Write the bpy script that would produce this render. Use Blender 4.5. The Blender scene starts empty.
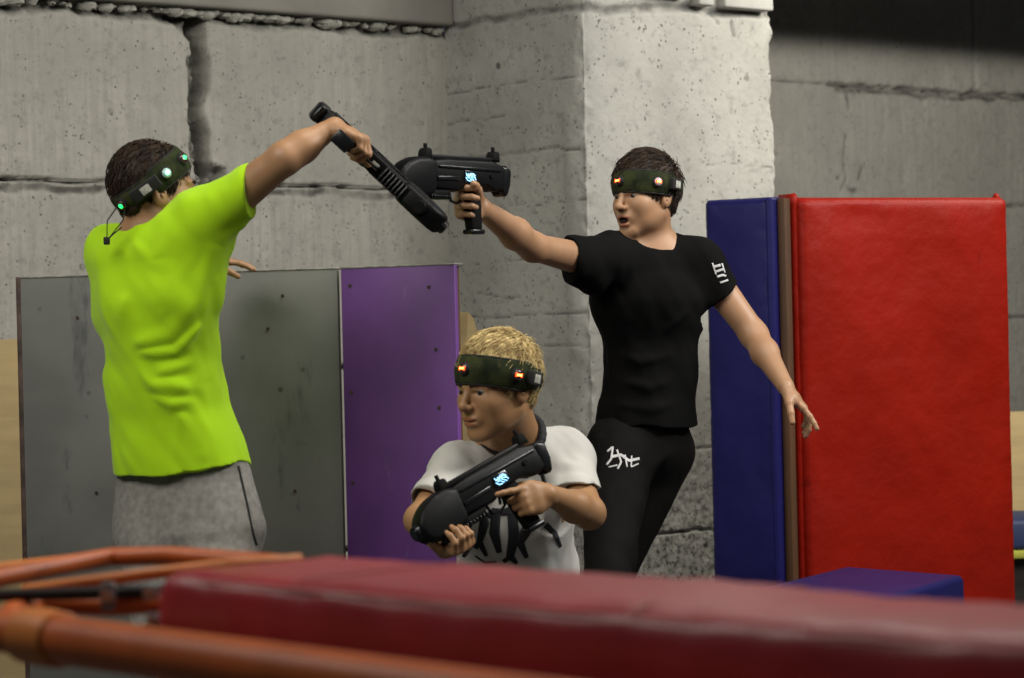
import bpy, bmesh, math, random
import numpy as np
from mathutils import Vector, Matrix
random.seed(7)
S = bpy.context.scene
C = S.collection
# ---------------------------------------------------------------- camera, world, lights, exposure
FPX = 2600.0; CAMZ = 1.15; ROLL = 0.024; PITCH = 0.0015
_R = np.array([math.cos(ROLL), 0, -math.sin(ROLL)])
_F = np.array([0, 1, -PITCH]); _F /= np.linalg.norm(_F)
_U = np.cross(_R, _F); _U /= np.linalg.norm(_U)
CAM = np.array([0, 0, CAMZ])
cd = bpy.data.cameras.new('camera'); cam = bpy.data.objects.new('camera', cd); C.objects.link(cam)
M4 = Matrix.Identity(4)
for i in range(3):
    M4[i][0] = _R[i]; M4[i][1] = _U[i]; M4[i][2] = -_F[i]; M4[i][3] = CAM[i]
cam.matrix_world = M4
cd.sensor_width = 36; cd.lens = FPX / 1024 * 36; cd.clip_start = 0.05
cd.dof.use_dof = True; cd.dof.focus_distance = 6.7; cd.dof.aperture_fstop = 5.0
S.camera = cam
S.view_settings.view_transform = 'Standard'; S.view_settings.look = 'None'
S.view_settings.exposure = 0.0; S.view_settings.gamma = 1.0
w = bpy.data.worlds.new('world'); S.world = w; w.use_nodes = True
w.node_tree.nodes['Background'].inputs[0].default_value = (0.9, 0.95, 1.0, 1)
w.node_tree.nodes['Background'].inputs[1].default_value = 0.04
def area(loc, tgt, size, sy, power, col):
    l = bpy.data.lights.new('area_light', 'AREA'); l.shape = 'RECTANGLE'; l.size = size; l.size_y = sy
    l.energy = power; l.color = col
    o = bpy.data.objects.new('area_light', l); C.objects.link(o); o.location = loc
    o.rotation_euler = (Vector(tgt) - Vector(loc)).to_track_quat('-Z', 'Y').to_euler()
area((3.0, 6.0, 3.3), (0.3, 7.6, 1.2), 2.6, 0.55, 124, (1.0, 0.975, 0.92))
area((-2.3, 3.8, 3.3), (-0.3, 7.4, 1.0), 2.6, 1.2, 72, (1.0, 0.96, 0.88))
area((0.5, 5.6, 3.4), (0.3, 6.6, 0), 1.6, 0.6, 34, (1.0, 0.95, 0.86))
area((0.9, 3.4, 3.0), (0.2, 2.8, 0.9), 1.0, 0.5, 16, (1.0, 0.95, 0.86))  # added lamp, brightens the top of the foreground pad
area((2.6, 8.4, 2.94), (2.0, 11.6, 1.6), 1.6, 0.10, 92, (1.0, 0.94, 0.82))  # lamp added to lift the recessed wall beyond the pillar

def P(px, py, Y):
    d = _F + _R * (px - 512) / FPX + _U * (339 - py) / FPX
    return CAM + d * (Y / d[1])
def ray(px, py):
    return _F + _R * (px - 512) / FPX + _U * (339 - py) / FPX
V = lambda *a: np.array(a, float)
def nrm(v): v = np.asarray(v, float); return v / np.linalg.norm(v)
# ---------------------------------------------------------------- numpy noise
def _h(ix, iy, iz):
    n = (ix * 73856093) ^ (iy * 19349663) ^ (iz * 83492791)
    n = n & 0xffffffff; n = ((n ^ (n >> 15)) * 2246822519) & 0xffffffff
    n = ((n ^ (n >> 13)) * 3266489917) & 0xffffffff
    return ((n ^ (n >> 16)) & 0xffffff) / float(0xffffff) * 2 - 1
def noise(p):
    i = np.floor(p).astype(np.int64); f = p - i; f = f * f * (3 - 2 * f); r = 0
    for a in (0, 1):
        for b in (0, 1):
            for c in (0, 1):
                wgt = (f[..., 0] if a else 1 - f[..., 0]) * (f[..., 1] if b else 1 - f[..., 1]) * (f[..., 2] if c else 1 - f[..., 2])
                r = r + wgt * _h(i[..., 0] + a, i[..., 1] + b, i[..., 2] + c)
    return r
def fbm(p, o=4):
    r = 0; a = 1.0
    for k in range(o): r = r + a * noise(p * 2 ** k + 17.3 * k); a *= .5
    return r
# ---------------------------------------------------------------- materials
MAT = {}
def mat(name, col, rough=.6, metal=0, var=0.0, vscale=8, bump=0.0, bscale=60, bdist=.002, emit=None, estr=0, sheen=0, col2=None, spec=None, coat=0, stretch=(1, 1, 1), sss=0):
    m = bpy.data.materials.new(name); m.use_nodes = True; nt = m.node_tree; N = nt.nodes; L = nt.links
    b = N['Principled BSDF']; b.inputs['Roughness'].default_value = rough; b.inputs['Metallic'].default_value = metal
    if spec is not None: b.inputs['Specular IOR Level'].default_value = spec
    if coat: b.inputs['Coat Weight'].default_value = coat; b.inputs['Coat Roughness'].default_value = .25
    if sheen: b.inputs['Sheen Weight'].default_value = sheen
    if sss: b.inputs['Subsurface Weight'].default_value = sss; b.inputs['Subsurface Radius'].default_value = (.02, .008, .004); b.inputs['Subsurface Scale'].default_value = .5
    tc = N.new('ShaderNodeTexCoord'); mp = N.new('ShaderNodeMapping'); mp.inputs['Scale'].default_value = stretch
    L.new(tc.outputs['Object'], mp.inputs[0])
    nz = N.new('ShaderNodeTexNoise'); nz.inputs['Scale'].default_value = vscale; nz.inputs['Detail'].default_value = 6
    L.new(mp.outputs[0], nz.inputs['Vector'])
    r = N.new('ShaderNodeMix'); r.data_type = 'RGBA'
    c1 = tuple(c * (1 - var) for c in col) + (1,); c2 = (tuple(c * (1 + var) for c in col) if col2 is None else col2) + (1,)
    r.inputs[6].default_value = c1; r.inputs[7].default_value = c2
    cr = N.new('ShaderNodeMapRange'); cr.inputs[1].default_value = .35; cr.inputs[2].default_value = .65
    L.new(nz.outputs[0], cr.inputs[0]); L.new(cr.outputs[0], r.inputs[0]); L.new(r.outputs[2], b.inputs['Base Color'])
    if bump:
        n2 = N.new('ShaderNodeTexNoise'); n2.inputs['Scale'].default_value = bscale; n2.inputs['Detail'].default_value = 5
        L.new(mp.outputs[0], n2.inputs['Vector'])
        bp = N.new('ShaderNodeBump'); bp.inputs['Strength'].default_value = bump; bp.inputs['Distance'].default_value = bdist
        L.new(n2.outputs[0], bp.inputs['Height']); L.new(bp.outputs[0], b.inputs['Normal'])
    if emit:
        b.inputs['Emission Color'].default_value = emit + (1,); b.inputs['Emission Strength'].default_value = estr
    MAT[name] = m; m['mix'] = r.name
    return m
def mask_layer(m, attr, col, rough=None):
    """blend a further material colour in where a mesh attribute says another substance lies (mortar, lips, grime)"""
    nt = m.node_tree; N = nt.nodes; L = nt.links; b = N['Principled BSDF']
    src = b.inputs['Base Color'].links[0].from_socket
    a = N.new('ShaderNodeAttribute'); a.attribute_name = attr
    mx = N.new('ShaderNodeMix'); mx.data_type = 'RGBA'; mx.inputs[7].default_value = col + (1,)
    L.new(a.outputs['Fac'], mx.inputs[0]); L.new(src, mx.inputs[6]); L.new(mx.outputs[2], b.inputs['Base Color'])
def speck_layer(m, scale, thr, col, stretch=(1, 1, 1), kind='vor', zcut=None):
    nt = m.node_tree; N = nt.nodes; L = nt.links; b = N['Principled BSDF']
    src = b.inputs['Base Color'].links[0].from_socket
    tc = N.new('ShaderNodeTexCoord'); mp = N.new('ShaderNodeMapping'); mp.inputs['Scale'].default_value = stretch
    L.new(tc.outputs['Object'], mp.inputs[0])
    if kind == 'vor':
        v = N.new('ShaderNodeTexVoronoi'); v.inputs['Scale'].default_value = scale; out = v.outputs['Distance']
    else:
        v = N.new('ShaderNodeTexNoise'); v.inputs['Scale'].default_value = scale; v.inputs['Detail'].default_value = 8; v.inputs['Roughness'].default_value = .65; out = v.outputs[0]
    L.new(mp.outputs[0], v.inputs['Vector'])
    r = N.new('ShaderNodeMapRange'); r.inputs[1].default_value = thr[0]; r.inputs[2].default_value = thr[1]; r.inputs[3].default_value = 1; r.inputs[4].default_value = 0
    L.new(out, r.inputs[0]); fac = r.outputs[0]
    if kind == 'vor':
        n2 = N.new('ShaderNodeTexNoise'); n2.inputs['Scale'].default_value = scale * .35
        L.new(mp.outputs[0], n2.inputs['Vector'])
        r2 = N.new('ShaderNodeMapRange'); r2.inputs[1].default_value = .5; r2.inputs[2].default_value = .62
        L.new(n2.outputs[0], r2.inputs[0]); mm = N.new('ShaderNodeMath'); mm.operation = 'MULTIPLY'
        L.new(fac, mm.inputs[0]); L.new(r2.outputs[0], mm.inputs[1]); fac = mm.outputs[0]
    if zcut:
        sx = N.new('ShaderNodeSeparateXYZ'); L.new(tc.outputs['Object'], sx.inputs[0])
        r3 = N.new('ShaderNodeMapRange'); r3.inputs[1].default_value = zcut[0]; r3.inputs[2].default_value = zcut[1]; r3.inputs[3].default_value = 1; r3.inputs[4].default_value = 0
        L.new(sx.outputs[2], r3.inputs[0]); mm = N.new('ShaderNodeMath'); mm.operation = 'MULTIPLY'
        L.new(fac, mm.inputs[0]); L.new(r3.outputs[0], mm.inputs[1]); fac = mm.outputs[0]
    mx = N.new('ShaderNodeMix'); mx.data_type = 'RGBA'; mx.inputs[7].default_value = col + (1,)
    L.new(fac, mx.inputs[0]); L.new(src, mx.inputs[6]); L.new(mx.outputs[2], b.inputs['Base Color'])
def concrete(name, col, streak=True, **k):
    m = mat(name, col, .92, var=.13, vscale=3.0, bump=.55, bscale=45, bdist=.006, **k)
    speck_layer(m, 30, (.08, .20), tuple(c * .25 for c in col))
    speck_layer(m, 60, (.16, .30), tuple(c * .28 for c in col))
    speck_layer(m, 9, (.08, .13), tuple(c * .3 for c in col))
    if streak: speck_layer(m, 6, (.30, .60), tuple(c * .84 for c in col), (9, 9, .5), 'noise')
    speck_layer(m, 26, (.30, .46), tuple(c * .72 for c in col), (1, 1, 1), 'noise')
    mask_layer(m, 'mortar', tuple(c * .22 for c in col))
    return m
concrete('block_concrete', (.345, .335, .295))
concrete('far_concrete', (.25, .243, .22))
concrete('pillar_concrete', (.37, .365, .335), streak=False)
speck_layer(MAT['pillar_concrete'], 55, (.36, .52), (.04, .038, .035), (1, 1, 1), 'noise', (.45, .95))
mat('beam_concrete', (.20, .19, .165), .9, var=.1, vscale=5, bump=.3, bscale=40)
mat('white_brick', (.38, .38, .35), .9, var=.08, vscale=12, bump=.4, bscale=60)
mask_layer(mat('floor_concrete', (.055, .055, .052), .75, var=.25, vscale=4, bump=.2, bscale=30), 'mortar', (.02, .02, .02))
m = mat('grey_paint', (.168, .172, .155), .5, var=.12, vscale=5, bump=.25, bscale=25, bdist=.002)
speck_layer(m, 14, (.05, .12), (.02, .02, .018), (1, 1, 1)); speck_layer(m, 5, (.30, .40), (.075, .08, .075), (2, 2, .5), 'noise')
speck_layer(m, 3, (.03, .07), (.03, .022, .018), (1, 1, 2.5))
m = mat('purple_paint', (.155, .052, .265), .5, var=.12, vscale=6, bump=.25, bscale=30, bdist=.002)
speck_layer(m, 30, (.26, .36), (.20, .10, .30), (1, 1, .35), 'noise'); speck_layer(m, 10, (.04, .09), (.02, .012, .03))
mat('chipped_edge', (.26, .25, .22), .8, var=.4, vscale=30, bump=.3)
mat('dark_edge', (.07, .045, .035), .8, var=.5, vscale=25, bump=.3)
m = mat('red_vinyl', (.27, .0085, .0025), .46, spec=.18, var=.09, vscale=4, bump=.5, bscale=7, bdist=.02)
speck_layer(m, 7, (.27, .36), (.18, .006, .003), (1, 1, 1), 'noise')
mat('crimson_vinyl', (.42, .018, .030), .42, var=.10, vscale=6, bump=.3, bscale=9, bdist=.006, coat=.25)
mat('blue_vinyl', (.011, .0095, .095), .45, spec=.3, var=.1, vscale=4, bump=.3, bscale=8, bdist=.01)
mat('seam_highlight_vinyl', (.60, .25, .22), .5, var=.1)  # pale vinyl of the cross seams, also the pad's painted edge highlight
m = mat('raw_plywood', (.44, .33, .16), .7, var=.12, vscale=3, bump=.15, bscale=30, stretch=(1, 1, 6))
mat('brown_plywood', (.085, .038, .014), .7, var=.3, vscale=14, bump=.2, stretch=(1, 1, .15))
mat('orange_steel', (.66, .14, .022), .42, var=.14, vscale=9, bump=.2, bscale=30, bdist=.001)
speck_layer(MAT['orange_steel'], 9, (.30, .36), (.10, .03, .015), (1, 1, 1), 'noise')
mat('orange_worn', (.80, .25, .05), .4, var=.15, vscale=12)
mat('dark_steel', (.035, .03, .028), .45, metal=.4, var=.2)
mat('zinc', (.45, .46, .47), .35, metal=.9, var=.15)
mat('yellow_foam', (.42, .42, .06), .7, var=.1)
mat('navy_foam', (.02, .035, .10), .6, var=.15)
def skin(name, c):
    m = mat(name, c, .48, var=.07, vscale=9, bump=.12, bscale=160, bdist=.0006, sss=.12)
    mask_layer(m, 'lips', (c[0] * .72, c[1] * .42, c[2] * .42)); mask_layer(m, 'dark', (.035, .010, .008)); return m
skin('skin_tan', (.41, .225, .115)); skin('skin_pale', (.44, .245, .135)); skin('skin_warm', (.40, .215, .100))
mat('eye_white', (.26, .22, .19), .25); mask_layer(MAT['eye_white'], 'iris', (.03, .02, .015))
def hairm(n, c, c2): return mat(n, c, .62, vscale=22, col2=c2, bump=.4, bscale=60, bdist=.003, stretch=(2, 2, .6), spec=.25)
hairm('hair_brown', (.012, .008, .005), (.040, .022, .011)); hairm('hair_dark', (.012, .008, .006), (.045, .026, .014)); hairm('hair_blond', (.30, .20, .075), (.74, .58, .27))
mat('lime_cotton', (.46, .80, .012), .85, spec=.12, var=.035, vscale=5, bump=.2, bscale=400, bdist=.0006, sheen=.15)
mat('black_cotton', (.0040, .0040, .0040), .9, spec=.12, var=.2, vscale=6, bump=.2, bscale=300, bdist=.0006)
mat('black_jersey', (.0065, .006, .0055), .85, spec=.12, var=.25, vscale=5, bump=.2, bscale=300, bdist=.0006)
mat('white_cotton', (.60, .59, .55), .85, spec=.12, var=.05, vscale=6, bump=.2, bscale=300, bdist=.0006)
mat('grey_marl', (.285, .275, .25), .9, spec=.12, var=.16, vscale=60, bump=.3, bscale=400, bdist=.0006)
mat('shoe_rubber', (.05, .05, .055), .6); mat('print_white', (.62, .62, .62), .7, var=.2, vscale=40); mat('print_black', (.012, .012, .016), .75)
mat('gun_plastic', (.0035, .0036, .0042), .45, spec=.18, var=.3, vscale=20, bump=.12, bscale=90, bdist=.0008)
mat('gun_rubber', (.006, .006, .006), .7, spec=.12); mat('gun_gloss', (.008, .009, .010), .25, spec=.35)
mat('screen_glass', (.01, .015, .02), .15); mat('screen_glow', (.2, .5, .8), .4, emit=(.30, .66, 1.0), estr=2.6)
mat('silver_label', (.50, .50, .44), .5, var=.25, vscale=120)
m = mat('camo_cloth', (.012, .017, .008), .9, vscale=22, spec=.15, col2=(.042, .052, .018), bump=.2, bscale=300, bdist=.0006)
speck_layer(m, 34, (.34, .42), (.060, .050, .024), (1, 1, 1), 'noise')
mat('strap_black', (.012, .012, .011), .8)
mat('led_red', (1, .1, .02), .3, emit=(1.0, .06, .008), estr=4); mat('led_orange', (1, .5, .1), .3, emit=(1, .36, .07), estr=6)
mat('led_green', (.1, 1, .4), .3, emit=(.01, 1.0, .16), estr=2.2); mat('led_mint', (.5, 1, .8), .3, emit=(.22, 1.0, .50), estr=3)
mat('led_lens', (.40, .62, .56), .15, spec=.8); mat('lens_pink', (.50, .38, .42), .2, spec=.8); mat('lens_dark', (.06, .02, .02), .15, spec=.8)
# ---------------------------------------------------------------- object helpers
def mesh(name, v, f, material, parent=None, smooth=True, attrs=None, base=None):
    me = bpy.data.meshes.new(name); v = np.asarray(v, float)
    if base is not None: v = v - base
    if isinstance(f, np.ndarray):
        n, kk = f.shape
        me.vertices.add(len(v)); me.vertices.foreach_set('co', v.ravel())
        me.loops.add(n * kk); me.loops.foreach_set('vertex_index', f.ravel().astype(np.int32))
        me.polygons.add(n); me.polygons.foreach_set('loop_start', np.arange(n, dtype=np.int32) * kk)
        me.update(calc_edges=True)
    else: me.from_pydata([tuple(q) for q in v], [], f)
    if smooth: me.polygons.foreach_set('use_smooth', [True] * len(me.polygons))
    for k, a in (attrs or {}).items():
        at = me.attributes.new(k, 'FLOAT', 'POINT'); at.data.foreach_set('value', np.asarray(a, np.float32))
    me.materials.append(MAT[material]); me.update()
    o = bpy.data.objects.new(name, me); C.objects.link(o)
    if parent is not None: o.parent = parent
    return o
class B:
    """collects shapes into one bmesh"""
    def __init__(s): s.bm = bmesh.new()
    def box(s, c, size, bev=.002, rot=None, seg=2, taper=None):
        t = bmesh.new(); bmesh.ops.create_cube(t, size=1)
        for v in t.verts:
            tp = 1.0 if taper is None or v.co.z > 0 else taper
            v.co = Vector((v.co.x * size[0] * tp, v.co.y * size[1] * tp, v.co.z * size[2]))
        if bev: bmesh.ops.bevel(t, geom=list(t.edges), offset=bev, segments=seg, affect='EDGES', profile=.5)
        s._add(t, c, rot); return s
    def prism(s, prof, w, y=0, bev=.002, seg=2, axis='y'):
        t = bmesh.new(); vs = [t.verts.new((x, -w / 2 + y, z)) for x, z in prof]
        f = t.faces.new(vs); r = bmesh.ops.extrude_face_region(t, geom=[f])
        for v in r['geom']:
            if isinstance(v, bmesh.types.BMVert): v.co.y += w
        bmesh.ops.recalc_face_normals(t, faces=t.faces)
        if bev: bmesh.ops.bevel(t, geom=list(t.edges), offset=bev, segments=seg, affect='EDGES', profile=.5)
        s._add(t, (0, 0, 0), None); return s
    def cyl(s, a, b, r, r2=None, n=20, bev=0):
        a = Vector(a); b = Vector(b); t = bmesh.new()
        bmesh.ops.create_cone(t, cap_ends=True, segments=n, radius1=r, radius2=r if r2 is None else r2, depth=(b - a).length)
        if bev: bmesh.ops.bevel(t, geom=[e for e in t.edges if len([f for f in e.link_faces if len(f.verts) > 4])], offset=bev, segments=2, affect='EDGES')
        s._add(t, (a + b) / 2, (b - a).to_track_quat('Z', 'Y').to_matrix()); return s
    def sph(s, c, r, rot=None, n=16):
        t = bmesh.new(); bmesh.ops.create_uvsphere(t, u_segments=n, v_segments=n // 2 + 2, radius=1)
        r = (r, r, r) if not hasattr(r, '__len__') else r
        for v in t.verts: v.co = Vector((v.co.x * r[0], v.co.y * r[1], v.co.z * r[2]))
        s._add(t, c, rot); return s
    def tube(s, pts, r, n=10, closed=False):
        pts = [Vector(p) for p in pts]; t = bmesh.new(); rings = []; m = len(pts); up = Vector((.31, .2, .93))
        for i, p in enumerate(pts):
            d = (pts[(i + 1) % m] - pts[i - 1]) if closed or 0 < i < m - 1 else (pts[1] - pts[0] if i == 0 else pts[-1] - pts[-2])
            d.normalize(); a = d.cross(up).normalized(); b = d.cross(a).normalized(); rr = r[i] if hasattr(r, '__len__') else r
            rings.append([t.verts.new(p + a * math.cos(k / n * 2 * math.pi) * rr + b * math.sin(k / n * 2 * math.pi) * rr) for k in range(n)])
        for i in range(m if closed else m - 1):
            for k in range(n): t.faces.new((rings[i][k], rings[i][(k + 1) % n], rings[(i + 1) % m][(k + 1) % n], rings[(i + 1) % m][k]))
        if not closed: t.faces.new(rings[0][::-1]); t.faces.new(rings[-1])
        s._add(t, (0, 0, 0), None); return s
    def _add(s, t, c, rot):
        for v in t.verts:
            if rot is not None: v.co = rot @ v.co
            v.co += Vector(c)
        me = bpy.data.meshes.new('tmp'); t.to_mesh(me); t.free(); s.bm.from_mesh(me); bpy.data.meshes.remove(me)
    def build(s, name, material, parent=None, smooth=True, base=None):
        bmesh.ops.recalc_face_normals(s.bm, faces=s.bm.faces)
        if base is not None:
            for v in s.bm.verts: v.co -= Vector(base)
        me = bpy.data.meshes.new(name); s.bm.to_mesh(me); s.bm.free(); me.materials.append(MAT[material])
        if smooth:
            me.polygons.foreach_set('use_smooth', [True] * len(me.polygons)); me.set_sharp_from_angle(angle=math.radians(38))
        o = bpy.data.objects.new(name, me); C.objects.link(o)
        if parent is not None: o.parent = parent
        return o
def thing(name, label, cat, loc, group=None):
    o = bpy.data.objects.new(name, None); C.objects.link(o); o.location = tuple(loc); o.empty_display_size = .05
    o['label'] = label; o['category'] = cat
    if group: o['group'] = group
    return o
def struct(o): o['kind'] = 'structure'; return o
# ---------------------------------------------------------------- the setting
A = math.radians(40)
u = V(math.cos(A), math.sin(A), 0); n = V(math.sin(A), -math.cos(A), 0)     # along the block walls, and out of them
CORNER = V(-.205, 8.87, 0); EDGE = CORNER + n * .707; FARE = EDGE + u * .87
def on_plane(px, py, O, nn, uu):
    d = ray(px, py); k = np.dot(O - CAM, nn) / np.dot(d, nn); p = CAM + d * k
    return np.dot(p - O, uu), p[2]
def seg_dist(t, z, poly):
    d = np.full(t.shape, 9.0)
    for (a, b), (c, e) in zip(poly[:-1], poly[1:]):
        dx, dz = c - a, e - b; L2 = dx * dx + dz * dz + 1e-9
        k = np.clip(((t - a) * dx + (z - b) * dz) / L2, 0, 1); d = np.minimum(d, np.hypot(t - a - k * dx, z - b - k * dz))
    return d
def grid_mesh(name, pos, disp, nor, mask, material):
    nz, nt_ = disp.shape; v = pos + nor * disp[..., None]
    idx = np.arange(nz * nt_).reshape(nz, nt_)
    f = np.stack([idx[:-1, :-1], idx[:-1, 1:], idx[1:, 1:], idx[1:, :-1]], -1).reshape(-1, 4)
    return struct(mesh(name, v.reshape(-1, 3), f, material, attrs={'mortar': mask.ravel()}))
def wall(name, O, t0, t1, z1, h, joints, material, seed, rough=1.0):
    T = np.arange(t0, t1 + h, h); Z = np.arange(0, z1 + h, h); t, z = np.meshgrid(T, Z)
    q = np.stack([t * 1.0, z * 1.0, np.full(t.shape, seed * 3.1)], -1)
    d = .0035 * fbm(q * 3) * rough + .0016 * fbm(q * 22, 3) * rough
    wx = .018 * fbm(q * 9 + 5, 4); wz = .014 * fbm(q * 10 + 9, 4); mask = np.zeros(t.shape)
    for poly, hw, dep in joints:
        sd = seg_dist(t + wx * min(1, hw * 60), z + wz * min(1, hw * 60), poly)
        k = np.clip(1.25 - sd / hw, 0, 1); k = k * k * (3 - 2 * k)
        d = d - dep * k * (1 + .45 * fbm(q * 26 + 2, 3)); mask = np.maximum(mask, k * np.clip(.75 + .4 * fbm(q * 30, 3), 0, 1))
        lip = np.clip(1 - sd / (hw * 3 + .03), 0, 1); d = d - .006 * lip * np.clip(fbm(q * 16 + 31, 3), 0, 1)
    pos = O + u * t[..., None] + V(0, 0, 1) * z[..., None]
    return grid_mesh(name, pos, d, n, mask, material)
LW = lambda x, y: on_plane(x, y, CORNER, n, u)
lt = lambda pts: [LW(*p) for p in pts]
zt = LW(445, 31)[1]; zj = LW(100, 181)[1]
joints_left = [
    ([(-3, zt - .005), (0, zt - .005)], .030, .030),
    ([(-3, zj), (0, zj)], .0065, .035),
    ([(-3, zj - .02), (0, zj - .02)], .016, .006),
    ([(-3, zj - .6), (0, zj - .6)], .010, .035), ([(-3, zj - 1.2), (0, zj - 1.2)], .010, .035),
    (lt([(196, 12), (198, 60), (200, 110), (203, 150), (210, 178)]), .026, .075), (lt([(192, 20), (193, 60), (193, 110), (194, 150), (200, 178)]), .008, .10),
    (lt([(178, 8), (190, 30), (197, 50)]), .028, .040),
    (lt([(188, 60), (192, 100), (194, 160)]), .010, .03),
    (lt([(205, 170), (222, 180)]), .024, .05),
]
wall('wall_left', CORNER, -2.6, 0.012, 2.7, .0065, joints_left, 'block_concrete', 1)
# recessed wall beyond the pillar
dq = ray(772, 320); RO = CAM + dq * (11.3 / dq[1]); RO[2] = 0
RW = lambda x, y: on_plane(x, y, RO, n, u)
rt = lambda pts: [RW(*p) for p in pts]
za = RW(900, 89)[1]; zb = RW(1012, 206)[1]; zc = RW(1012, 317)[1]
joints_right = [
    ([(RW(828, 85)[0], za), (5, za)], .010, .045), ([(-2, za + .004), (RW(828, 84)[0], za + .004)], .003, .01),
    ([(RW(835, 85)[0], za - .02), (5, za - .02)], .014, .006),
    ([(RW(975, 88)[0], za), (RW(975, 88)[0], 3)], .006, .03), ([(-2, zb), (5, zb)], .006, .03), ([(-2, zc), (5, zc)], .007, .03),
    (rt([(846, 92), (848, 108)]), .012, .012), (rt([(846, 135), (843, 160), (846, 178), (842, 190)]), .005, .01),
    (rt([(862, 165), (858, 180)]), .007, .008), (rt([(850, 190), (856, 191)]), .010, .03),
    ([(RW(905, 200)[0], za), (RW(905, 200)[0], zb)], .002, .004)]
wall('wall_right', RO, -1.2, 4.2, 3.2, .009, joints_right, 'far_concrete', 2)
# pillar: left, front and right faces in one wrapped surface
def pillar():
    h = .0065; L1, L2, L3 = .707, .87, 1.3; s = np.arange(0, L1 + L2 + L3, h); Z = np.arange(0, 2.9, h)
    c = CORNER - n * .0; base = np.zeros((len(s), 3)); nor = np.zeros((len(s), 3))
    for i, q in enumerate(s):
        if q < L1: base[i] = CORNER + n * q
        elif q < L1 + L2: base[i] = EDGE + u * (q - L1)
        else: base[i] = FARE - n * (q - L1 - L2)
        a = np.clip((q - L1) / .05 + .5, 0, 1); b = np.clip((q - L1 - L2) / .05 + .5, 0, 1)
        nor[i] = nrm(-u * (1 - a) + n * (a - b) + u * b)
    t, z = np.meshgrid(s, Z); q3 = np.stack([t, z, np.full(t.shape, 44.)], -1)
    edge = np.maximum(np.exp(-((t - L1) / .030) ** 2), np.exp(-((t - L1 - L2) / .03) ** 2))
    d = .0030 * fbm(q3 * 3, 3) + .0010 * fbm(q3 * 24, 3) - edge * (.007 + .016 * np.clip(fbm(q3 * 7, 4), 0, 1) + .008 * fbm(q3 * 25, 3))
    low = np.clip((.85 - z) / .3, 0, 1) * (t > L1); d = d - low * .006 * np.clip(fbm(q3 * 40, 3), 0, 1)
    # trowelled plaster strip beside the arris on the left face
    strip = np.exp(-((t - L1 + .07) / .035) ** 2) * np.clip((1.95 - z) / .08, 0, 1); d = d + strip * .010 * np.clip(fbm(q3 * 6 + 3, 3) + .35, 0, 1)
    mask = np.zeros(t.shape)
    LF = lambda x, y: on_plane(x, y, CORNER, -u, n)
    FF = lambda x, y: (lambda r: (r[0] + L1, r[1]))(on_plane(x, y, EDGE, n, u))
    js = []
    for yy, hw, dp, t1 in ((115, .003, .005, .30), (153, .0035, .010, L1 - .03), (83, .0025, .004, L1), (315, .003, .006, L1), (348, .003, .006, L1), (205, .0015, .003, L1), (262, .002, .004, L1)):
        zz = LF(520, yy)[1]; js.append(([(0, zz), (t1, zz)], hw, dp))
    js.append((([LF(452, 25), LF(530, 14), LF(583, 8)]), .012, .012))
    js.append(([FF(587, 8), FF(640, 10), FF(700, 9), FF(770, 16)], .016, .014))
    zz = FF(665, 534)[1]; js.append(([(L1, zz), (L1 + L2, zz)], .004, .016))
    zz = FF(700, 447)[1]; js.append(([(L1, zz), (L1 + L2, zz)], .003, .008))
    zz = FF(700, 163)[1]; js.append(([(L1 + .4, zz), (L1 + L2, zz)], .0015, .002))
    js.append(([FF(733, 20), FF(735, 36)], .007, .010)); js.append(([FF(712, 14), FF(716, 22)], .008, .01))
    js.append(([FF(600, 300), FF(606, 312)], .006, .012)); js.append(([LF(478, 292), LF(520, 298), LF(500, 300)], .003, .004))
    for poly, hw, dep in js:
        sd = seg_dist(t + .01 * fbm(q3 * 10, 3), z + .008 * fbm(q3 * 11 + 8, 3), poly); k = np.clip(1.3 - sd / hw, 0, 1)
        d = d - dep * k; mask = np.maximum(mask, .8 * k * np.clip(.7 + .6 * fbm(q3 * 20, 3), 0, 1))
    pos = base[None, :, :] + V(0, 0, 1) * z[..., None]
    return grid_mesh('wall_pillar', pos, d, np.broadcast_to(nor[None], pos.shape), mask, 'pillar_concrete')
pillar()
def slab(t0, t1, z0, z1, d0, d1, O, nn=n, uu=u):
    p = []
    for z in (z0, z1):
        for t, d in ((t0, d0), (t1, d0), (t1, d1), (t0, d1)): p.append(O + uu * t + nn * d + V(0, 0, z))
    return p, [(0, 3, 2, 1), (4, 5, 6, 7), (0, 1, 5, 4), (1, 2, 6, 5), (2, 3, 7, 6), (3, 0, 4, 7)]
v_, f_ = slab(-2.6, .0, zt + .012, 2.9, -.05, .055, CORNER)
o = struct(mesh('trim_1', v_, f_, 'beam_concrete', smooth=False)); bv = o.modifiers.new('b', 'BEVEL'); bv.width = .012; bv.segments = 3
# rubble mortar squeezed out along the bed joint below the beam: part of that joint
b = B()
for k in range(150):
    t = -2.3 + 2.28 * random.random(); r = .010 + .018 * random.random() ** 2
    if k % 4 == 0: t = -1.15 + .5 * random.random()
    c = CORNER + u * t + n * (.002 * random.random()) + V(0, 0, zt - .004 + .012 * random.random())
    b.sph(c, (r * 1.2, r * .8, r * .75), n=8)
for vv_ in b.bm.verts: vv_.co += Vector([random.uniform(-.0035, .0035) for _ in range(3)])
o = b.build('trim_2', 'block_concrete'); struct(o)
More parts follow.
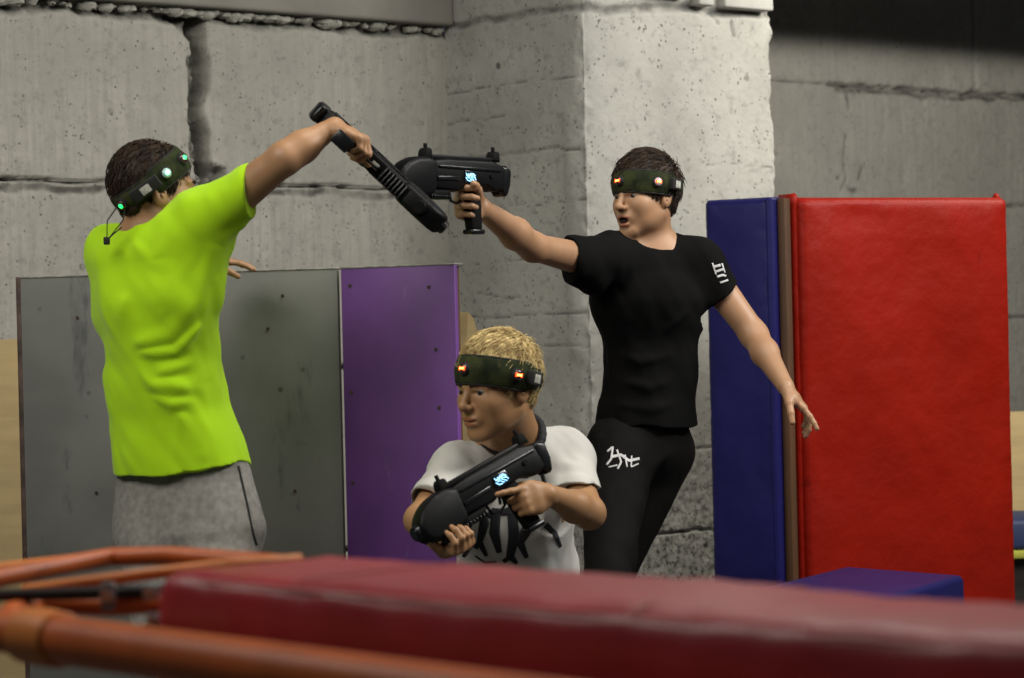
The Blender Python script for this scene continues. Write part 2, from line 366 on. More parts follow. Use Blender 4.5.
# row of painted bricks on top of the pillar
b = B(); zt2 = on_plane(740, 12, EDGE, n, u)[1]; rz = Matrix.Rotation(A, 3, 'Z')
for k, (t0, t1) in enumerate(((-.02, .21), (.22, .44), (.45, .56), (.57, .84))):
    t0 = t0 + .03 if k else t0
    for row in range(3):
        cc = EDGE + u * (t0 + t1) / 2 + n * .012 + V(0, 0, zt2 + .045 + row * .085 + (.02 if k < 2 else 0))
        b.box(cc, (t1 - t0 - .008, .06, .078), .008, rz, 3)
struct(b.build('trim_3', 'white_brick'))
# downstand beam out of view, put in so its shade crosses the recessed wall
v_, f_ = slab(-1.6, 5.5, 2.606, 3.3, 1.0, 1.25, RO)
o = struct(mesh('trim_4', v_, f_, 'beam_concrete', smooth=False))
# floor
o = struct(mesh('floor', [(-5, -1, 0), (6, -1, 0), (6, 15, 0), (-5, 15, 0)], [(0, 1, 2, 3)], 'floor_concrete', smooth=False))
# ---------------------------------------------------------------- boards and pads
def panel_frame(a, b_, top_py=None):
    """a, b_: world top corners left and right. returns origin, along, out(normal to camera), width"""
    al = nrm(V(b_[0] - a[0], b_[1] - a[1], 0)); out = V(al[1], -al[0], 0)
    if out[1] > 0: out = -out
    return al, out, math.hypot(b_[0] - a[0], b_[1] - a[1])
def local_box(a, al, out, w, z0, z1, d0, d1, x0=0):
    p = []
    for z in (z0, z1):
        for x, d in ((x0, d0), (x0 + w, d0), (x0 + w, d1), (x0, d1)): p.append(V(a[0], a[1], 0) + al * x + out * d + V(0, 0, z))
    return p
FB = [(0, 3, 2, 1), (4, 5, 6, 7), (0, 1, 5, 4), (1, 2, 6, 5), (2, 3, 7, 6), (3, 0, 4, 7)]
def bevelled(name, pts, material, parent, base, bev=.003, seg=2):
    o = mesh(name, pts, FB, material, parent, smooth=True, base=base)
    bm = bmesh.new(); bm.from_mesh(o.data); bmesh.ops.recalc_face_normals(bm, faces=bm.faces)
    if bev: bmesh.ops.bevel(bm, geom=list(bm.edges), offset=bev, segments=seg, affect='EDGES', profile=.5)
    bm.to_mesh(o.data); bm.free(); o.data.polygons.foreach_set('use_smooth', [True] * len(o.data.polygons)); o.data.set_sharp_from_angle(angle=math.radians(50))
    return o
def board(label, a, b_, z1, face, thick=.018, frame=True, edge='chipped_edge', screws=()):
    al, out, wd = panel_frame(a, b_); base = V(*((np.array(a) + np.array(b_)) / 2)[:2], 0)
    t = thing('barricade_panel', label, 'panel', base)
    bevelled('board', local_box(a, al, out, wd, .0, z1, -thick, 0), face, t, base, .002)
    bevelled('edge_strip', local_box(a, al, out, wd + .001, z1 - .0005, z1 + .004, -thick - .03, .0015), edge, t, base, .0015)
    if frame:
        bevelled('batten', local_box(a, al, out, .04, .0, z1 - .002, -thick - .03, -thick + .001, .01), 'brown_plywood', t, base, .002)
        bevelled('batten', local_box(a, al, out, .04, .0, z1 - .002, -thick - .03, -thick + .001, wd - .05), 'brown_plywood', t, base, .002)
    for x, z in screws:
        q = V(a[0], a[1], 0) + al * x + out * .001 + V(0, 0, z); B().cyl(q - out * .001, q + out * .0012, .0045, n=10).build('screw', 'dark_edge', t, base=base)
    return t, al, out, wd
ZP = 1.322
ga = P(17, 281, 6.55); gb = P(337, 268.5, 6.36)
g, al, out, wd = board('tall dark grey painted wooden panel behind the person in the lime T-shirt', ga, gb, ZP, 'grey_paint', screws=[(.16, 1.22), (.66, 1.18), (.70, 1.26), (.2, .78), (.15, .5), (.72, .78)])
bs = V(*((ga + gb) / 2)[:2], 0)
bevelled('worn_corner', local_box(ga, al, out, .012, .02, ZP + .004, -.02, .003, -.003), 'dark_edge', g, bs, .002)
pa = P(340.5, 267, 6.35); pb = P(454, 264, 6.22)
board('purple painted wooden panel beside the grey one, left of the blond person', pa, pb, ZP, 'purple_paint', screws=[(.025, 1.28), (.022, 1.02), (.24, 1.27), (.26, .98), (.255, 1.12), (.02, .8)])
# pale plywood sheets
def sheet(label, pts, Y0, Y1, thick, material='raw_plywood'):
    """outline in (px,py) at the wall side; stands on the floor"""
    front = [P(x, y, Y0 + (Y1 - Y0) * k) for x, y, k in pts]; base = V(np.mean([q[0] for q in front]), np.mean([q[1] for q in front]), 0)
    k = len(front); v = [q for q in front] + [q + V(0, thick, 0) for q in front]
    f = [tuple(range(k)), tuple(range(2 * k - 1, k - 1, -1))] + [(i, i + k, (i + 1) % k + k, (i + 1) % k) for i in range(k)]
    o = mesh('plywood_sheet', v, f, material, smooth=False, base=base)
    bm = bmesh.new(); bm.from_mesh(o.data); bmesh.ops.recalc_face_normals(bm, faces=bm.faces); bm.to_mesh(o.data); bm.free()
    o.location = base; o['label'] = label; o['category'] = 'board'; return o
def ground(px, Y): # pixel row of the floor at that depth
    d = ray(px, 339); z = CAMZ + d[2] * Y / d[1]; return 339 + z * FPX / Y
sheet('pale plywood sheet against the block wall at the left edge, behind the grey panel', [(-80, 343, 0), (60, 337, 1), (60, ground(60, 7.1), 1), (-80, ground(-80, 7.0), 0)], 7.0, 7.1, .018)
sheet('lower darker plywood sheet leaning in front of the pale one at the left edge', [(-70, 424, 0), (50, 418, 1), (50, ground(50, 6.9), 1), (-70, ground(-70, 6.85), 0)], 6.85, 6.9, .018)
sheet('narrow pale plywood offcut with a slanted top corner behind the blond person', [(440, 313, 0), (468, 312, 1), (474, 319, 1), (480, 345, 1), (486, ground(486, 6.7), 1), (440, ground(440, 6.65), 0)], 6.65, 6.7, .02)
# blue and red upholstered panels
def cushion(a, al, out, w, z0, z1, d0, d1, seed, puff=.012, h=.012, edge=.022):
    """closed vinyl-wrapped slab: front/back grid with puffed faces and rounded edges"""
    nx = max(int(w / h), 4); nz = max(int((z1 - z0) / h), 4); bm = bmesh.new(); P0 = V(a[0], a[1], 0)
    X = np.linspace(0, w, nx + 1); Z = np.linspace(z0, z1, nz + 1); x, z = np.meshgrid(X, Z)
    ex = np.minimum(x, w - x); ez = np.minimum(z - z0, z1 - z); e = np.minimum(ex, ez)
    rd = lambda e_: edge - np.sqrt(np.clip(edge ** 2 - np.clip(edge - e_, 0, edge) ** 2, 0, None))
    q = np.stack([x * 1.0, z * 1.0, np.full(x.shape, seed * 1.7)], -1)
    pull = .004 * np.abs(noise(np.stack([x * 38, z * 38, q[..., 2]], -1))) * np.exp(-e / .03)
    fold = .0065 * fbm(np.stack([x * 3 + z * 2.2, z * 1.6 - x * 2, q[..., 2]], -1), 3) * np.clip(e / .06, 0, 1)
    dep = d1 - rd(ex) - rd(ez) + puff * np.clip(e / .12, 0, 1) ** .5 + fold - pull
    fr = P0 + al * x[..., None] + out * dep[..., None] + V(0, 0, 1) * z[..., None]
    bk = P0 + al * x[..., None] + out * (d0 + rd(ex) * .5 + rd(ez) * .5)[..., None] + V(0, 0, 1) * z[..., None]
    N0 = (nx + 1) * (nz + 1); idx = np.arange(N0).reshape(nz + 1, nx + 1)
    f = [tuple(r) for r in np.stack([idx[:-1, :-1], idx[:-1, 1:], idx[1:, 1:], idx[1:, :-1]], -1).reshape(-1, 4)]
    f += [tuple(i + N0 for i in r[::-1]) for r in f]
    ring = list(idx[0, :]) + list(idx[1:, -1]) + list(idx[-1, -2::-1]) + list(idx[-2:0:-1, 0])
    f += [(ring[i], ring[i] + N0, ring[(i + 1) % len(ring)] + N0, ring[(i + 1) % len(ring)]) for i in range(len(ring))]
    return np.concatenate([fr.reshape(-1, 3), bk.reshape(-1, 3)]), f
def fixn(o):
    bm = bmesh.new(); bm.from_mesh(o.data); bmesh.ops.recalc_face_normals(bm, faces=bm.faces); bm.to_mesh(o.data); bm.free(); return o
ZR = 1.55
ra = P(790, 194.5, 7.98); rb = P(999, 194, 8.3); al, out, wd = panel_frame(ra, rb); base = V(*((ra + rb) / 2)[:2], 0)
t = thing('padded_obstacle', 'tall red vinyl padded panel standing at the right, taller side of the pair', 'padded panel', base)
v_, f_ = cushion(ra, al, out, wd, .004, ZR, -.03, .05, 3); fixn(mesh('vinyl_cover', v_, f_, 'red_vinyl', t, base=base))
bevelled('plywood_back', local_box(ra, al, out, wd - .03, 0, ZR - .01, -.09, -.028, .03), 'brown_plywood', t, base, .003)
v_, f_ = cushion(ra + al * -.012, al, out, .026, .004, ZR + .012, -.06, .03, 8, puff=.004, edge=.01); fixn(mesh('rolled_hem', v_, f_, 'red_vinyl', t, base=base))
for x in (.012, wd - .012):
    q = ra + al * x; B().sph((q[0], q[1], ZR - .002), (.012, .02, .018), n=10).build('corner_fold', 'red_vinyl', t, base=base)
ba = P(708, 202, 8.02); be = P(775, 197.5, 7.9); al, out, wd = panel_frame(ba, be); base = V(*((ba + be) / 2)[:2], 0)
t = thing('padded_obstacle', 'tall narrow dark blue vinyl padded panel between the concrete pillar and the red one', 'padded panel', base)
v_, f_ = cushion(ba, al, out, wd, .004, ZR, -.05, .03, 5, puff=.006, edge=.012); fixn(mesh('vinyl_cover', v_, f_, 'blue_vinyl', t, base=base))
# turned vinyl edge that faces the lamp: a slim rounded roll
bb = B(); q0 = V(be[0], be[1], 0) + out * .015 - al * .012
bb.tube([q0 + V(0, 0, z) for z in np.linspace(.01, ZR - .008, 24)], .0185, 14); bb.build('edge_roll', 'blue_vinyl', t, base=base)
bevelled('plywood_edge', local_box(be, al, out, .026, 0, ZR - .004, -.045, -.008, .002), 'brown_plywood', t, base, .002)
# low blue foam block
pts = [P(845, 566, 7.07), P(965, 575, 6.76), P(871, 603, 6.12), P(751, 588, 6.52)]
z = .505; top = []
for px, py in ((845, 566), (965, 575)):
    d = ray(px, py); k = (z - CAMZ) / d[2]; top.append(CAM + d * k)
dv = nrm(V(-.475, -.88, 0)); top = [top[0], top[1], top[1] + dv * .98, top[0] + dv * .98]; base = V(*np.mean(top, axis=0)[:2], 0)
t = thing('foam_block', 'low dark blue vinyl block standing on the floor before the red panel', 'foam block', base)
bevelled('vinyl_cover', [V(q[0], q[1], 0.03) for q in top] + [V(q[0], q[1], z) for q in top], 'blue_vinyl', t, base, .018, 4)
bevelled('base_board', [V(q[0], q[1], 0.0) * 1 + 0 for q in top] + [V(q[0], q[1], .032) for q in top], 'brown_plywood', t, base, .003)
# things at the right edge behind the red panel
sheet('pale plywood board at the right edge behind the red padded panel', [(985, 413, 0), (1100, 408, 1), (1100, ground(1100, 10.6), 1), (985, ground(985, 10.5), 0)], 10.5, 10.6, .02)
q = P(1045, 530, 9.9); base = V(q[0], q[1], 0); t = thing('crash_mat', 'dark blue mat with yellow underside at the right edge of the view', 'mat', base)
zt_, zm, zl = P(1015, 515, 9.9)[2], P(1015, 545, 9.9)[2], P(1015, 553, 9.9)[2]
b = B(); b.box((0, 0, (zt_ + zm) / 2), (.42, .5, zt_ - zm), .02, seg=3); b.build('cushion', 'navy_foam', t)
b = B(); b.box((0, 0, (zm + zl) / 2), (.42, .5, zm - zl), .006); b.build('yellow_layer', 'yellow_foam', t)
b = B(); b.box((0, .02, zl / 2), (.38, .42, zl), .006); b.build('stand', 'dark_steel', t)
# ---------------------------------------------------------------- foreground: red padded barrier on an orange tube frame
PD = nrm(V(.69, -.724, 0)); PN = V(-PD[1], PD[0], 0)     # along the pad, and away from the camera
PF = V(-.407, 2.93, 0) + V(-.012, .012, 0); ZPAD = .894; L_ = 2.3; Wp = .275; Hp = .30
def soft_pad():
    """long rounded cushion with seams; closed rings swept along its length"""
    xs = np.linspace(0, L_, 240); M = 64; rows = []
    for x in xs:
        e = min(x, L_ - x); er = .03; sh = (1 - math.sqrt(max(0, 1 - (max(0, er - e) / er) ** 2))) * er
        w2, h2 = Wp / 2 - sh, Hp / 2 - sh; ring = []
        for k in range(M):
            a = (k + .5) / M * 2 * math.pi; ca, sa = math.cos(a), math.sin(a); pw = .22
            ring.append((math.copysign(abs(ca) ** pw, ca) * w2, math.copysign(abs(sa) ** pw, sa) * h2))
        rows.append(ring)
    r = np.array(rows); q = np.stack([np.repeat(xs[:, None], M, 1) * 1.0, r[..., 0], r[..., 1]], -1)
    puff = .003 * np.sin(np.clip(xs / L_, 0, 1) * math.pi)[:, None] * (1 - (np.abs(r[..., 0]) / (Wp / 2)) ** 2)
    seam = sum(np.exp(-((xs - c) / .010) ** 2) for c in (.25, .75, 1.25))[:, None]
    nz_ = .004 * fbm(q * 6, 3) + .0012 * fbm(q * 22, 2) - .0004 * seam
    nr = r / (np.linalg.norm(r, axis=-1, keepdims=True)); r = r + nr * nz_[..., None]; r[..., 1] += np.sign(r[..., 1]) * puff * (r[..., 1] > 0)
    pos = PF + PD * q[..., :1] + PN * (r[..., :1] + Wp / 2) + V(0, 0, 1) * (r[..., 1:2] + ZPAD - Hp / 2)
    n_ = len(xs); idx = np.arange(n_ * M).reshape(n_, M); nx_ = np.roll(idx, -1, 1)
    f = [tuple(i) for i in np.stack([idx[:-1], nx_[:-1], nx_[1:], idx[1:]], -1).reshape(-1, 4)]
    f += [tuple(idx[0]), tuple(idx[-1][::-1])]
    return pos.reshape(-1, 3), f
base = V(0.1, 2.6, 0)
t = thing('padded_barrier', 'long dark red vinyl padded barrier blurred across the foreground', 'padded barrier', base)
v_, f_ = soft_pad(); o = fixn(mesh('vinyl_cover', v_, f_, 'crimson_vinyl', t, base=base))
# pale roll painted as the highlight along the front top edge; stitched cross seams
bb = B(); bb.tube([PF + PD * x + PN * .010 + V(0, 0, ZPAD - .010) for x in np.linspace(.03, L_ - .03, 60)], .0018, 8)
bb.build('edge_highlight', 'seam_highlight_vinyl', t, base=base)
for c in (.25, .75, 1.25):
    B().tube([PF + PD * c + PN * y + V(0, 0, ZPAD + .0012 - .02 * max(0, abs(y / Wp - .5) - .44) / .06) for y in np.linspace(.012, Wp - .012, 24)], .0012, 6).build('cross_seam', 'seam_highlight_vinyl', t, base=base)
for x in (.5, L_ - .3):
    b = B()
    for y in (.06, Wp - .06):
        q = PF + PD * x + PN * y; b.box((q[0], q[1], (ZPAD - Hp) / 2), (.05, .05, ZPAD - Hp + .01), .004)
    q = PF + PD * x + PN * Wp / 2; b.box((q[0], q[1], .06), (.04, .2, .04), .004, Matrix.Rotation(math.atan2(PN[1], PN[0]) - math.pi / 2, 3, 'Z')).build('trestle', 'dark_steel', t, base=base)
fb_ = V(-.55, 3.1, 0)
t = thing('tube_frame', 'orange painted steel tube frame at the lower left in the foreground', 'steel frame', fb_)
a0 = P(60, 640, 2.84); zA = a0[2]; TD = nrm(V(.65, -.76, 0))
b = B(); b.tube([a0 + TD * x for x in np.linspace(-.02, 1.9, 12)], .027, 20); b.build('front_tube', 'orange_steel', t, base=fb_)
b = B(); b.tube([a0 + TD * x for x in np.linspace(-.65, -.015, 8)], .0235, 20); b.build('thin_tube', 'orange_steel', t, base=fb_)
b = B(); b.tube([a0 + TD * x for x in (-.072, -.069, -.03, .002, .005)], [.027, .031, .0325, .031, .027], 24); b.build('collar', 'orange_worn', t, base=fb_)
def tb(name, pts, r, m_): B().tube([P(*q) for q in pts], r, 14).build(name, m_, t, base=fb_)
tb('rear_tube', [(-90, 597, 3.2), (0, 578, 3.32), (60, 566, 3.42), (112, 557, 3.5), (170, 556, 3.46), (240, 561, 3.36), (300, 566, 3.3)], .0125, 'orange_steel')
tb('rear_tube', [(-90, 581, 3.5), (-20, 570, 3.58), (90, 557, 3.66), (130, 553, 3.66), (240, 557, 3.5)], .007, 'orange_worn')
tb('inner_tube', [(22, 591, 3.22), (80, 583, 3.24), (150, 574, 3.22), (225, 565, 3.18), (300, 560, 3.25)], .0078, 'orange_worn')
tb('brace_tube', [(40, 603, 3.18), (110, 606, 3.16), (200, 600, 3.1)], .013, 'orange_steel')
tb('dark_tube', [(-90, 588, 3.3), (-10, 581, 3.3), (45, 568, 3.55), (70, 560, 3.7)], .010, 'dark_steel')
tb('dark_tube', [(-60, 598, 3.1), (10, 595, 3.12), (60, 594, 3.15), (180, 590, 3.12)], .008, 'dark_steel')
for (x, y, Y, sx, sz) in ((108, 596, 3.12, .018, .034), (151, 592, 3.1, .02, .018), (156, 621, 3.0, .022, .018)):
    q = P(x, y, Y); B().box(q, (sx, .01, sz), .003).cyl(q + V(0, -.012, 0), q + V(0, .004, 0), .007, n=6).build('bracket', 'zinc', t, base=fb_)
qa = a0 - TD * .62; qb = P(-80, 597, 3.2)
for q in (qa, qb, a0 + TD * 1.8):
    B().tube([V(q[0], q[1], q[2]), V(q[0], q[1], q[2] / 2), V(q[0], q[1], 0)], .02, 14).build('leg', 'orange_steel', t, base=fb_)
B().tube([qa, (qa + qb) / 2, qb], .014, 12).build('corner_tube', 'orange_steel', t, base=fb_)
B().tube([P(40, 603, 3.18), P(10, 612, 3.1), a0 - TD * .1], .012, 12).build('corner_tube', 'orange_steel', t, base=fb_)
# ---------------------------------------------------------------- figures: smooth-blended body volumes turned into one surface
BIG = 1.0
class SDF:
    def __init__(s): s.pr = []
    def add(s, f, c, R, k=.012, op='u'): s.pr.append((f, np.asarray(c, float), R, k, op)); return s
    def cone(s, a, b, ra, rb, k=.012, op='u'):
        a = np.asarray(a, float); b = np.asarray(b, float); ab = b - a; L2 = max(ab @ ab, 1e-9)
        def f(p):
            t = np.clip(((p - a) @ ab) / L2, 0, 1); return np.linalg.norm(p - a - t[..., None] * ab, axis=-1) - (ra + (rb - ra) * t)
        return s.add(f, (a + b) / 2, np.sqrt(L2) / 2 + max(ra, rb), k, op)
    def econe(s, a, b, side, ra, rb, k=.02, op='u'):
        """elliptical tapered limb: ra, rb = (half width along side, half depth)"""
        a = np.asarray(a, float); b = np.asarray(b, float); ax = b - a; L = np.linalg.norm(ax); ax = ax / L
        sd = nrm(side - ax * (side @ ax)); fr = np.cross(ax, sd)
        def f(p):
            q = p - a; h = q @ ax; t = np.clip(h / L, 0, 1); ex = np.where(h < 0, h, np.where(h > L, h - L, 0))
            rs = ra[0] + (rb[0] - ra[0]) * t; rf = ra[1] + (rb[1] - ra[1]) * t; m_ = np.minimum(rs, rf)
            return (np.sqrt((q @ sd / rs) ** 2 + (q @ fr / rf) ** 2 + (ex / m_) ** 2) - 1) * m_
        return s.add(f, (a + b) / 2, L / 2 + max(*ra, *rb), k, op)
    def ell(s, c, r, Rm=None, k=.012, op='u'):
        c = np.asarray(c, float); r = np.asarray(r, float) * np.ones(3); Rm = np.eye(3) if Rm is None else Rm
        def f(p):
            q = (p - c) @ Rm; k0 = np.linalg.norm(q / r, axis=-1); k1 = np.linalg.norm(q / r ** 2, axis=-1) + 1e-9
            return k0 * (k0 - 1) / k1
        return s.add(f, c, max(r), k, op)
    def mod(s, fn): s.pr.append((fn, None, 0, 0, 'm')); return s
    def ev(s, p, bc=None, br=0):
        """p: (nb, m, 3) blocks with centres bc and half-diagonal br, or (m,3)"""
        d = np.full(p.shape[:-1], BIG)
        for f, c, R, k, op in s.pr:
            if op == 'm': d = f(d, p); continue
            if bc is not None:
                mk = np.linalg.norm(bc - c, axis=-1) < R + br + k + .03
                if not mk.any(): continue
                v = f(p[mk]); o_ = d[mk]
            else: v = f(p); o_ = d
            if op == 'u': h = np.clip(k - np.abs(o_ - v), 0, None) / max(k, 1e-6); r = np.minimum(o_, v) - h * h * k / 4
            elif op == 's': h = np.clip(k - np.abs(o_ + v), 0, None) / max(k, 1e-6); r = np.maximum(o_, -v) + h * h * k / 4
            if bc is not None: d[mk] = r
            else: d = r
        return d
def polygonise(sdf, lo, hi, h, nb=4):
    lo = np.asarray(lo, float); hi = np.asarray(hi, float); bs = h * nb; nbk = np.ceil((hi - lo) / bs).astype(int)
    g = np.stack(np.meshgrid(*[np.arange(k) for k in nbk], indexing='ij'), -1).reshape(-1, 3); hd = bs * .87
    cen = lo + (g + .5) * bs; keep = []
    for i in range(0, len(cen), 20000):
        c = cen[i:i + 20000]; keep.append(np.abs(sdf.ev(c[:, None, :], c, 0)[:, 0]) < hd * 1.7 + .004)
    g = g[np.concatenate(keep)]; off = np.stack(np.meshgrid(*[np.arange(nb + 1)] * 3, indexing='ij'), -1)
    cp = []; ci = []; ed = [[], [], []]; SX = 1 << 20
    key = lambda q: (q[..., 0].astype(np.int64) * SX + q[..., 1]) * SX + q[..., 2]
    corners = [(a, b, c) for a in (0, 1) for b in (0, 1) for c in (0, 1)]
    edges = [(i, j) for i in range(8) for j in range(i + 1, 8) if sum(abs(corners[i][q] - corners[j][q]) for q in range(3)) == 1]
    for i in range(0, len(g), 3000):
        gg = g[i:i + 3000]; gi = gg[:, None, None, None, :] * nb + off[None]; p = lo + gi * h
        d = sdf.ev(p.reshape(len(gg), -1, 3), lo + (gg + .5) * bs, hd).reshape(len(gg), nb + 1, nb + 1, nb + 1)
        D = np.stack([d[:, a:nb + a, b:nb + b, c:nb + c] for a, b, c in corners], -1); sg = D < 0
        act = sg.any(-1) & ~sg.all(-1); Da = D[act]; base_i = gi[:, :nb, :nb, :nb][act]
        s_ = np.zeros((len(Da), 3)); cnt = np.zeros(len(Da))
        for a, b in edges:
            da, db = Da[:, a], Da[:, b]; x = (da < 0) != (db < 0); t = np.where(x, da / np.where(x, da - db, 1), 0)
            pt = np.array(corners[a]) + t[:, None] * (np.array(corners[b]) - np.array(corners[a])); s_ += pt * x[:, None]; cnt += x
        cp.append(lo + (base_i + s_ / cnt[:, None]) * h); ci.append(base_i)
        for ax in range(3):
            o0 = Da[:, 0]; o1 = Da[:, corners.index(tuple(int(q == ax) for q in range(3)))]
            x = (o0 < 0) != (o1 < 0); ed[ax].append(np.concatenate([base_i[x], (o0[x] < 0)[:, None]], 1))
    cp = np.concatenate(cp); ci = key(np.concatenate(ci)); o_ = np.argsort(ci); ks = ci[o_]; F = []
    for ax in range(3):
        e = np.concatenate(ed[ax]); q = e[:, :3]; b1 = np.eye(3, dtype=int)[(ax + 1) % 3]; b2 = np.eye(3, dtype=int)[(ax + 2) % 3]
        cells = np.stack([key(q), key(q - b1), key(q - b1 - b2), key(q - b2)], -1); ix = np.clip(np.searchsorted(ks, cells), 0, len(ks) - 1)
        ok = (ks[ix] == cells).all(-1); f = o_[ix]; inside = e[:, 3] > 0; f[~inside] = f[~inside][:, ::-1]; F.append(f[ok])
    return cp, np.concatenate(F)
def rows(*v): return np.array(v)
def frame(fwd, up=(0, 0, 1), roll=0):
    """columns: right, forward, up"""
    f = nrm(fwd); r = nrm(np.cross(f, up)); u_ = np.cross(r, f)
    c, s_ = math.cos(roll), math.sin(roll); r, u_ = r * c + u_ * s_, u_ * c - r * s_
    return np.stack([r, f, u_], 1)
def add_head(S_, c, Rm, s, neck, open_mouth=0.0, look=0):
    T = lambda x, y, z: c + Rm @ (np.array([x, y, z]) * s)
    S_.ell(T(0, -.012, .034), np.array([.0745, .096, .088]) * s, Rm, .01)
    S_.ell(T(0, .034, -.022), np.array([.063, .060, .080]) * s, Rm, .02 * s)
    S_.ell(T(0, .040, -.070), np.array([.044, .044, .036]) * s, Rm, .025 * s)
    for q in (-1, 1): S_.cone(T(q * .052, -.005, -.050), T(q * .018, .070, -.098), .015 * s, .014 * s, .022 * s)
    for q in (-1, 1): S_.ell(T(q * .040, .030, -.048), np.array([.019, .036, .034]) * s, Rm, .03 * s)
    S_.ell(T(0, .078, -.098), np.array([.017, .014, .014]) * s, Rm, .02 * s)
    for q in (-1, 1):
        S_.ell(T(q * .036, .062, -.022), np.array([.022, .024, .024]) * s, Rm, .022 * s)
        S_.ell(T(q * .031, .101, .004), np.array([.0165, .015, .0095]) * s, Rm, .010 * s, 's')
        S_.cone(T(q * .046, .074, .021), T(q * .012, .090, .019), .008 * s, .008 * s, .012 * s)
        S_.cone(T(q * .044, .074, .0095), T(q * .020, .088, .0105), .0050 * s, .0052 * s, .006 * s)
        S_.cone(T(q * .043, .072, -.004), T(q * .020, .084, -.007), .0045 * s, .0045 * s, .008 * s)
    S_.cone(T(0, .089, .014), T(0, .113, -.024), .0075 * s, .0095 * s, .012 * s)
    S_.ell(T(0, .114, -.028), .0105 * s, Rm, .006 * s)
    for q in (-1, 1):
        S_.ell(T(q * .0115, .102, -.031), np.array([.0075, .010, .0075]) * s, Rm, .006 * s)
        S_.ell(T(q * .006, .108, -.0385), np.array([.0035, .005, .0035]) * s, Rm, .003 * s, 's')
    S_.ell(T(0, .086, -.058), np.array([.028, .014, .022]) * s, Rm, .015 * s)
    lo = -.0715 - open_mouth * .010
    S_.ell(T(0, .0965, -.0575), np.array([.022, .008, .0052]) * s, Rm, .006 * s)
    S_.ell(T(0, .0945, lo), np.array([.018, .0085, .0065]) * s, Rm, .006 * s)
    if open_mouth: S_.ell(T(0, .101, -.0665), np.array([.0165, .016, .004 + .006 * open_mouth]) * s, Rm, .003 * s, 's')
    else: S_.cone(T(-.021, .098, -.064), T(.021, .098, -.064), .0022 * s, .0022 * s, .003 * s, 's')
    for q in (-1, 1):
        a = math.radians(14); E = Rm @ rows([1, 0, 0], [0, math.cos(a), -math.sin(a)], [0, math.sin(a), math.cos(a)])
        S_.ell(T(q * .0765, -.010, -.006), np.array([.010, .019, .031]) * s, E, .008 * s)
        S_.ell(T(q * .087, -.006, -.003), np.array([.008, .010, .019]) * s, E, .005 * s, 's')
        S_.ell(T(q * .082, -.004, -.012), np.array([.006, .004, .006]) * s, E, .004 * s)
    S_.cone(T(0, -.022, -.045), neck, .056 * s, .058 * s, .03 * s)
def head_masks(v, c, Rm, s, om):
    q = ((v - c) @ Rm) / s
    L1 = ((q[:, 0] / .023) ** 2 + ((q[:, 2] + .0575 + .10 * np.abs(q[:, 0]) ** 1) / .0068) ** 2) < 1
    L2 = ((q[:, 0] / .019) ** 2 + ((q[:, 2] + .072 + om * .010) / .0078) ** 2) < 1
    lips = ((L1 | L2) & (q[:, 1] > .084)).astype(float) * .75
    dark = np.zeros(len(v))
    if om: dark = (((q[:, 0] / .018) ** 2 + ((q[:, 2] + .0665) / (.0045 + .006 * om)) ** 2 < 1) & (q[:, 1] > .06) & (q[:, 1] < .0985)).astype(float)
    nost = ((np.abs(np.abs(q[:, 0]) - .006) < .0032) & (np.abs(q[:, 2] + .038) < .003) & (q[:, 1] > .09)).astype(float) * .6
    return lips, np.maximum(dark, nost)
def add_hand(S_, wrist, h, n_, right, s=1.0, curl=(.3, .5, .4), thumb=(.7, .3), index=None, wr=.024, spread=.04, tcurl=None):
    """h: wrist to knuckles; n_: palm normal. side axis points to the thumb/index side"""
    h = nrm(h); n_ = nrm(n_ - h * (n_ @ h)); sd = np.cross(n_, h) * (-1 if right else 1); wrist = np.asarray(wrist, float)
    W = lambda a, b, c: wrist + (h * a + sd * b + n_ * c) * s
    S_.econe(W(.004, 0, 0), W(.040, 0, 0), sd, (.025 * s, .017 * s), (.036 * s, .0145 * s), .014)
    S_.econe(W(.040, .001, 0), W(.076, .001, -.001), sd, (.037 * s, .0145 * s), (.0365 * s, .0115 * s), .01)
    S_.cone(W(.022, .020, .006), W(.052, .030, .009), .015 * s, .012 * s, .012)
    S_.cone(W(.020, -.022, .004), W(.055, -.026, .004), .013 * s, .010 * s, .012)
    tips = []
    for i, (b, ln, r0) in enumerate(((.0285, .070, .0088), (.0097, .079, .0090), (-.0097, .073, .0086), (-.0280, .058, .0078))):
        cv = curl if not (i == 0 and index is not None) else index
        p = W(.080 - .004 * abs(i - 1), b, -.002); ang = 0; fan = spread * (1.2 - i) * (1 if True else 0)
        for j, fr in enumerate((.45, .31, .24)):
            ang += cv[j] * (1 + .05 * (i - 1)); dr = h * math.cos(ang) + n_ * math.sin(ang); dr = nrm(dr + sd * fan * math.cos(min(ang, 1.5)))
            q = p + dr * ln * fr * s; ra = r0 * s * (1 - .09 * j); S_.cone(p, q, ra, ra * .91, .0035 if j else .008); p = q
        tips.append(p)
    ta, tb_ = thumb; d0 = nrm(h * math.cos(ta) * .9 + sd * math.sin(ta) + n_ * tb_); p = W(.018, .022, .006)
    tc_ = tcurl if tcurl is not None else (h * .8 + n_ * .5)
    for j, (ln, r0) in enumerate(((.040, .0135), (.031, .0105), (.026, .0095))):
        dr = nrm(d0 * (1 - .35 * j) + tc_ * .35 * j); q = p + dr * ln * s; S_.cone(p, q, r0 * s, r0 * s * .88, .008 if j == 0 else .004); p = q
    return W
def figure_part(name, sdf, h, material, parent, base, pad=.02, attrs_fn=None, smooth_it=0):
    lo = np.min([c - R for f, c, R, k, op in sdf.pr if op == 'u'], axis=0) - pad; hi = np.max([c + R for f, c, R, k, op in sdf.pr if op == 'u'], axis=0) + pad
    v, f = polygonise(sdf, lo, hi, h)
    at = attrs_fn(v) if attrs_fn else None
    return mesh(name, v, f.astype(np.int32), material, parent, attrs=at, base=base)
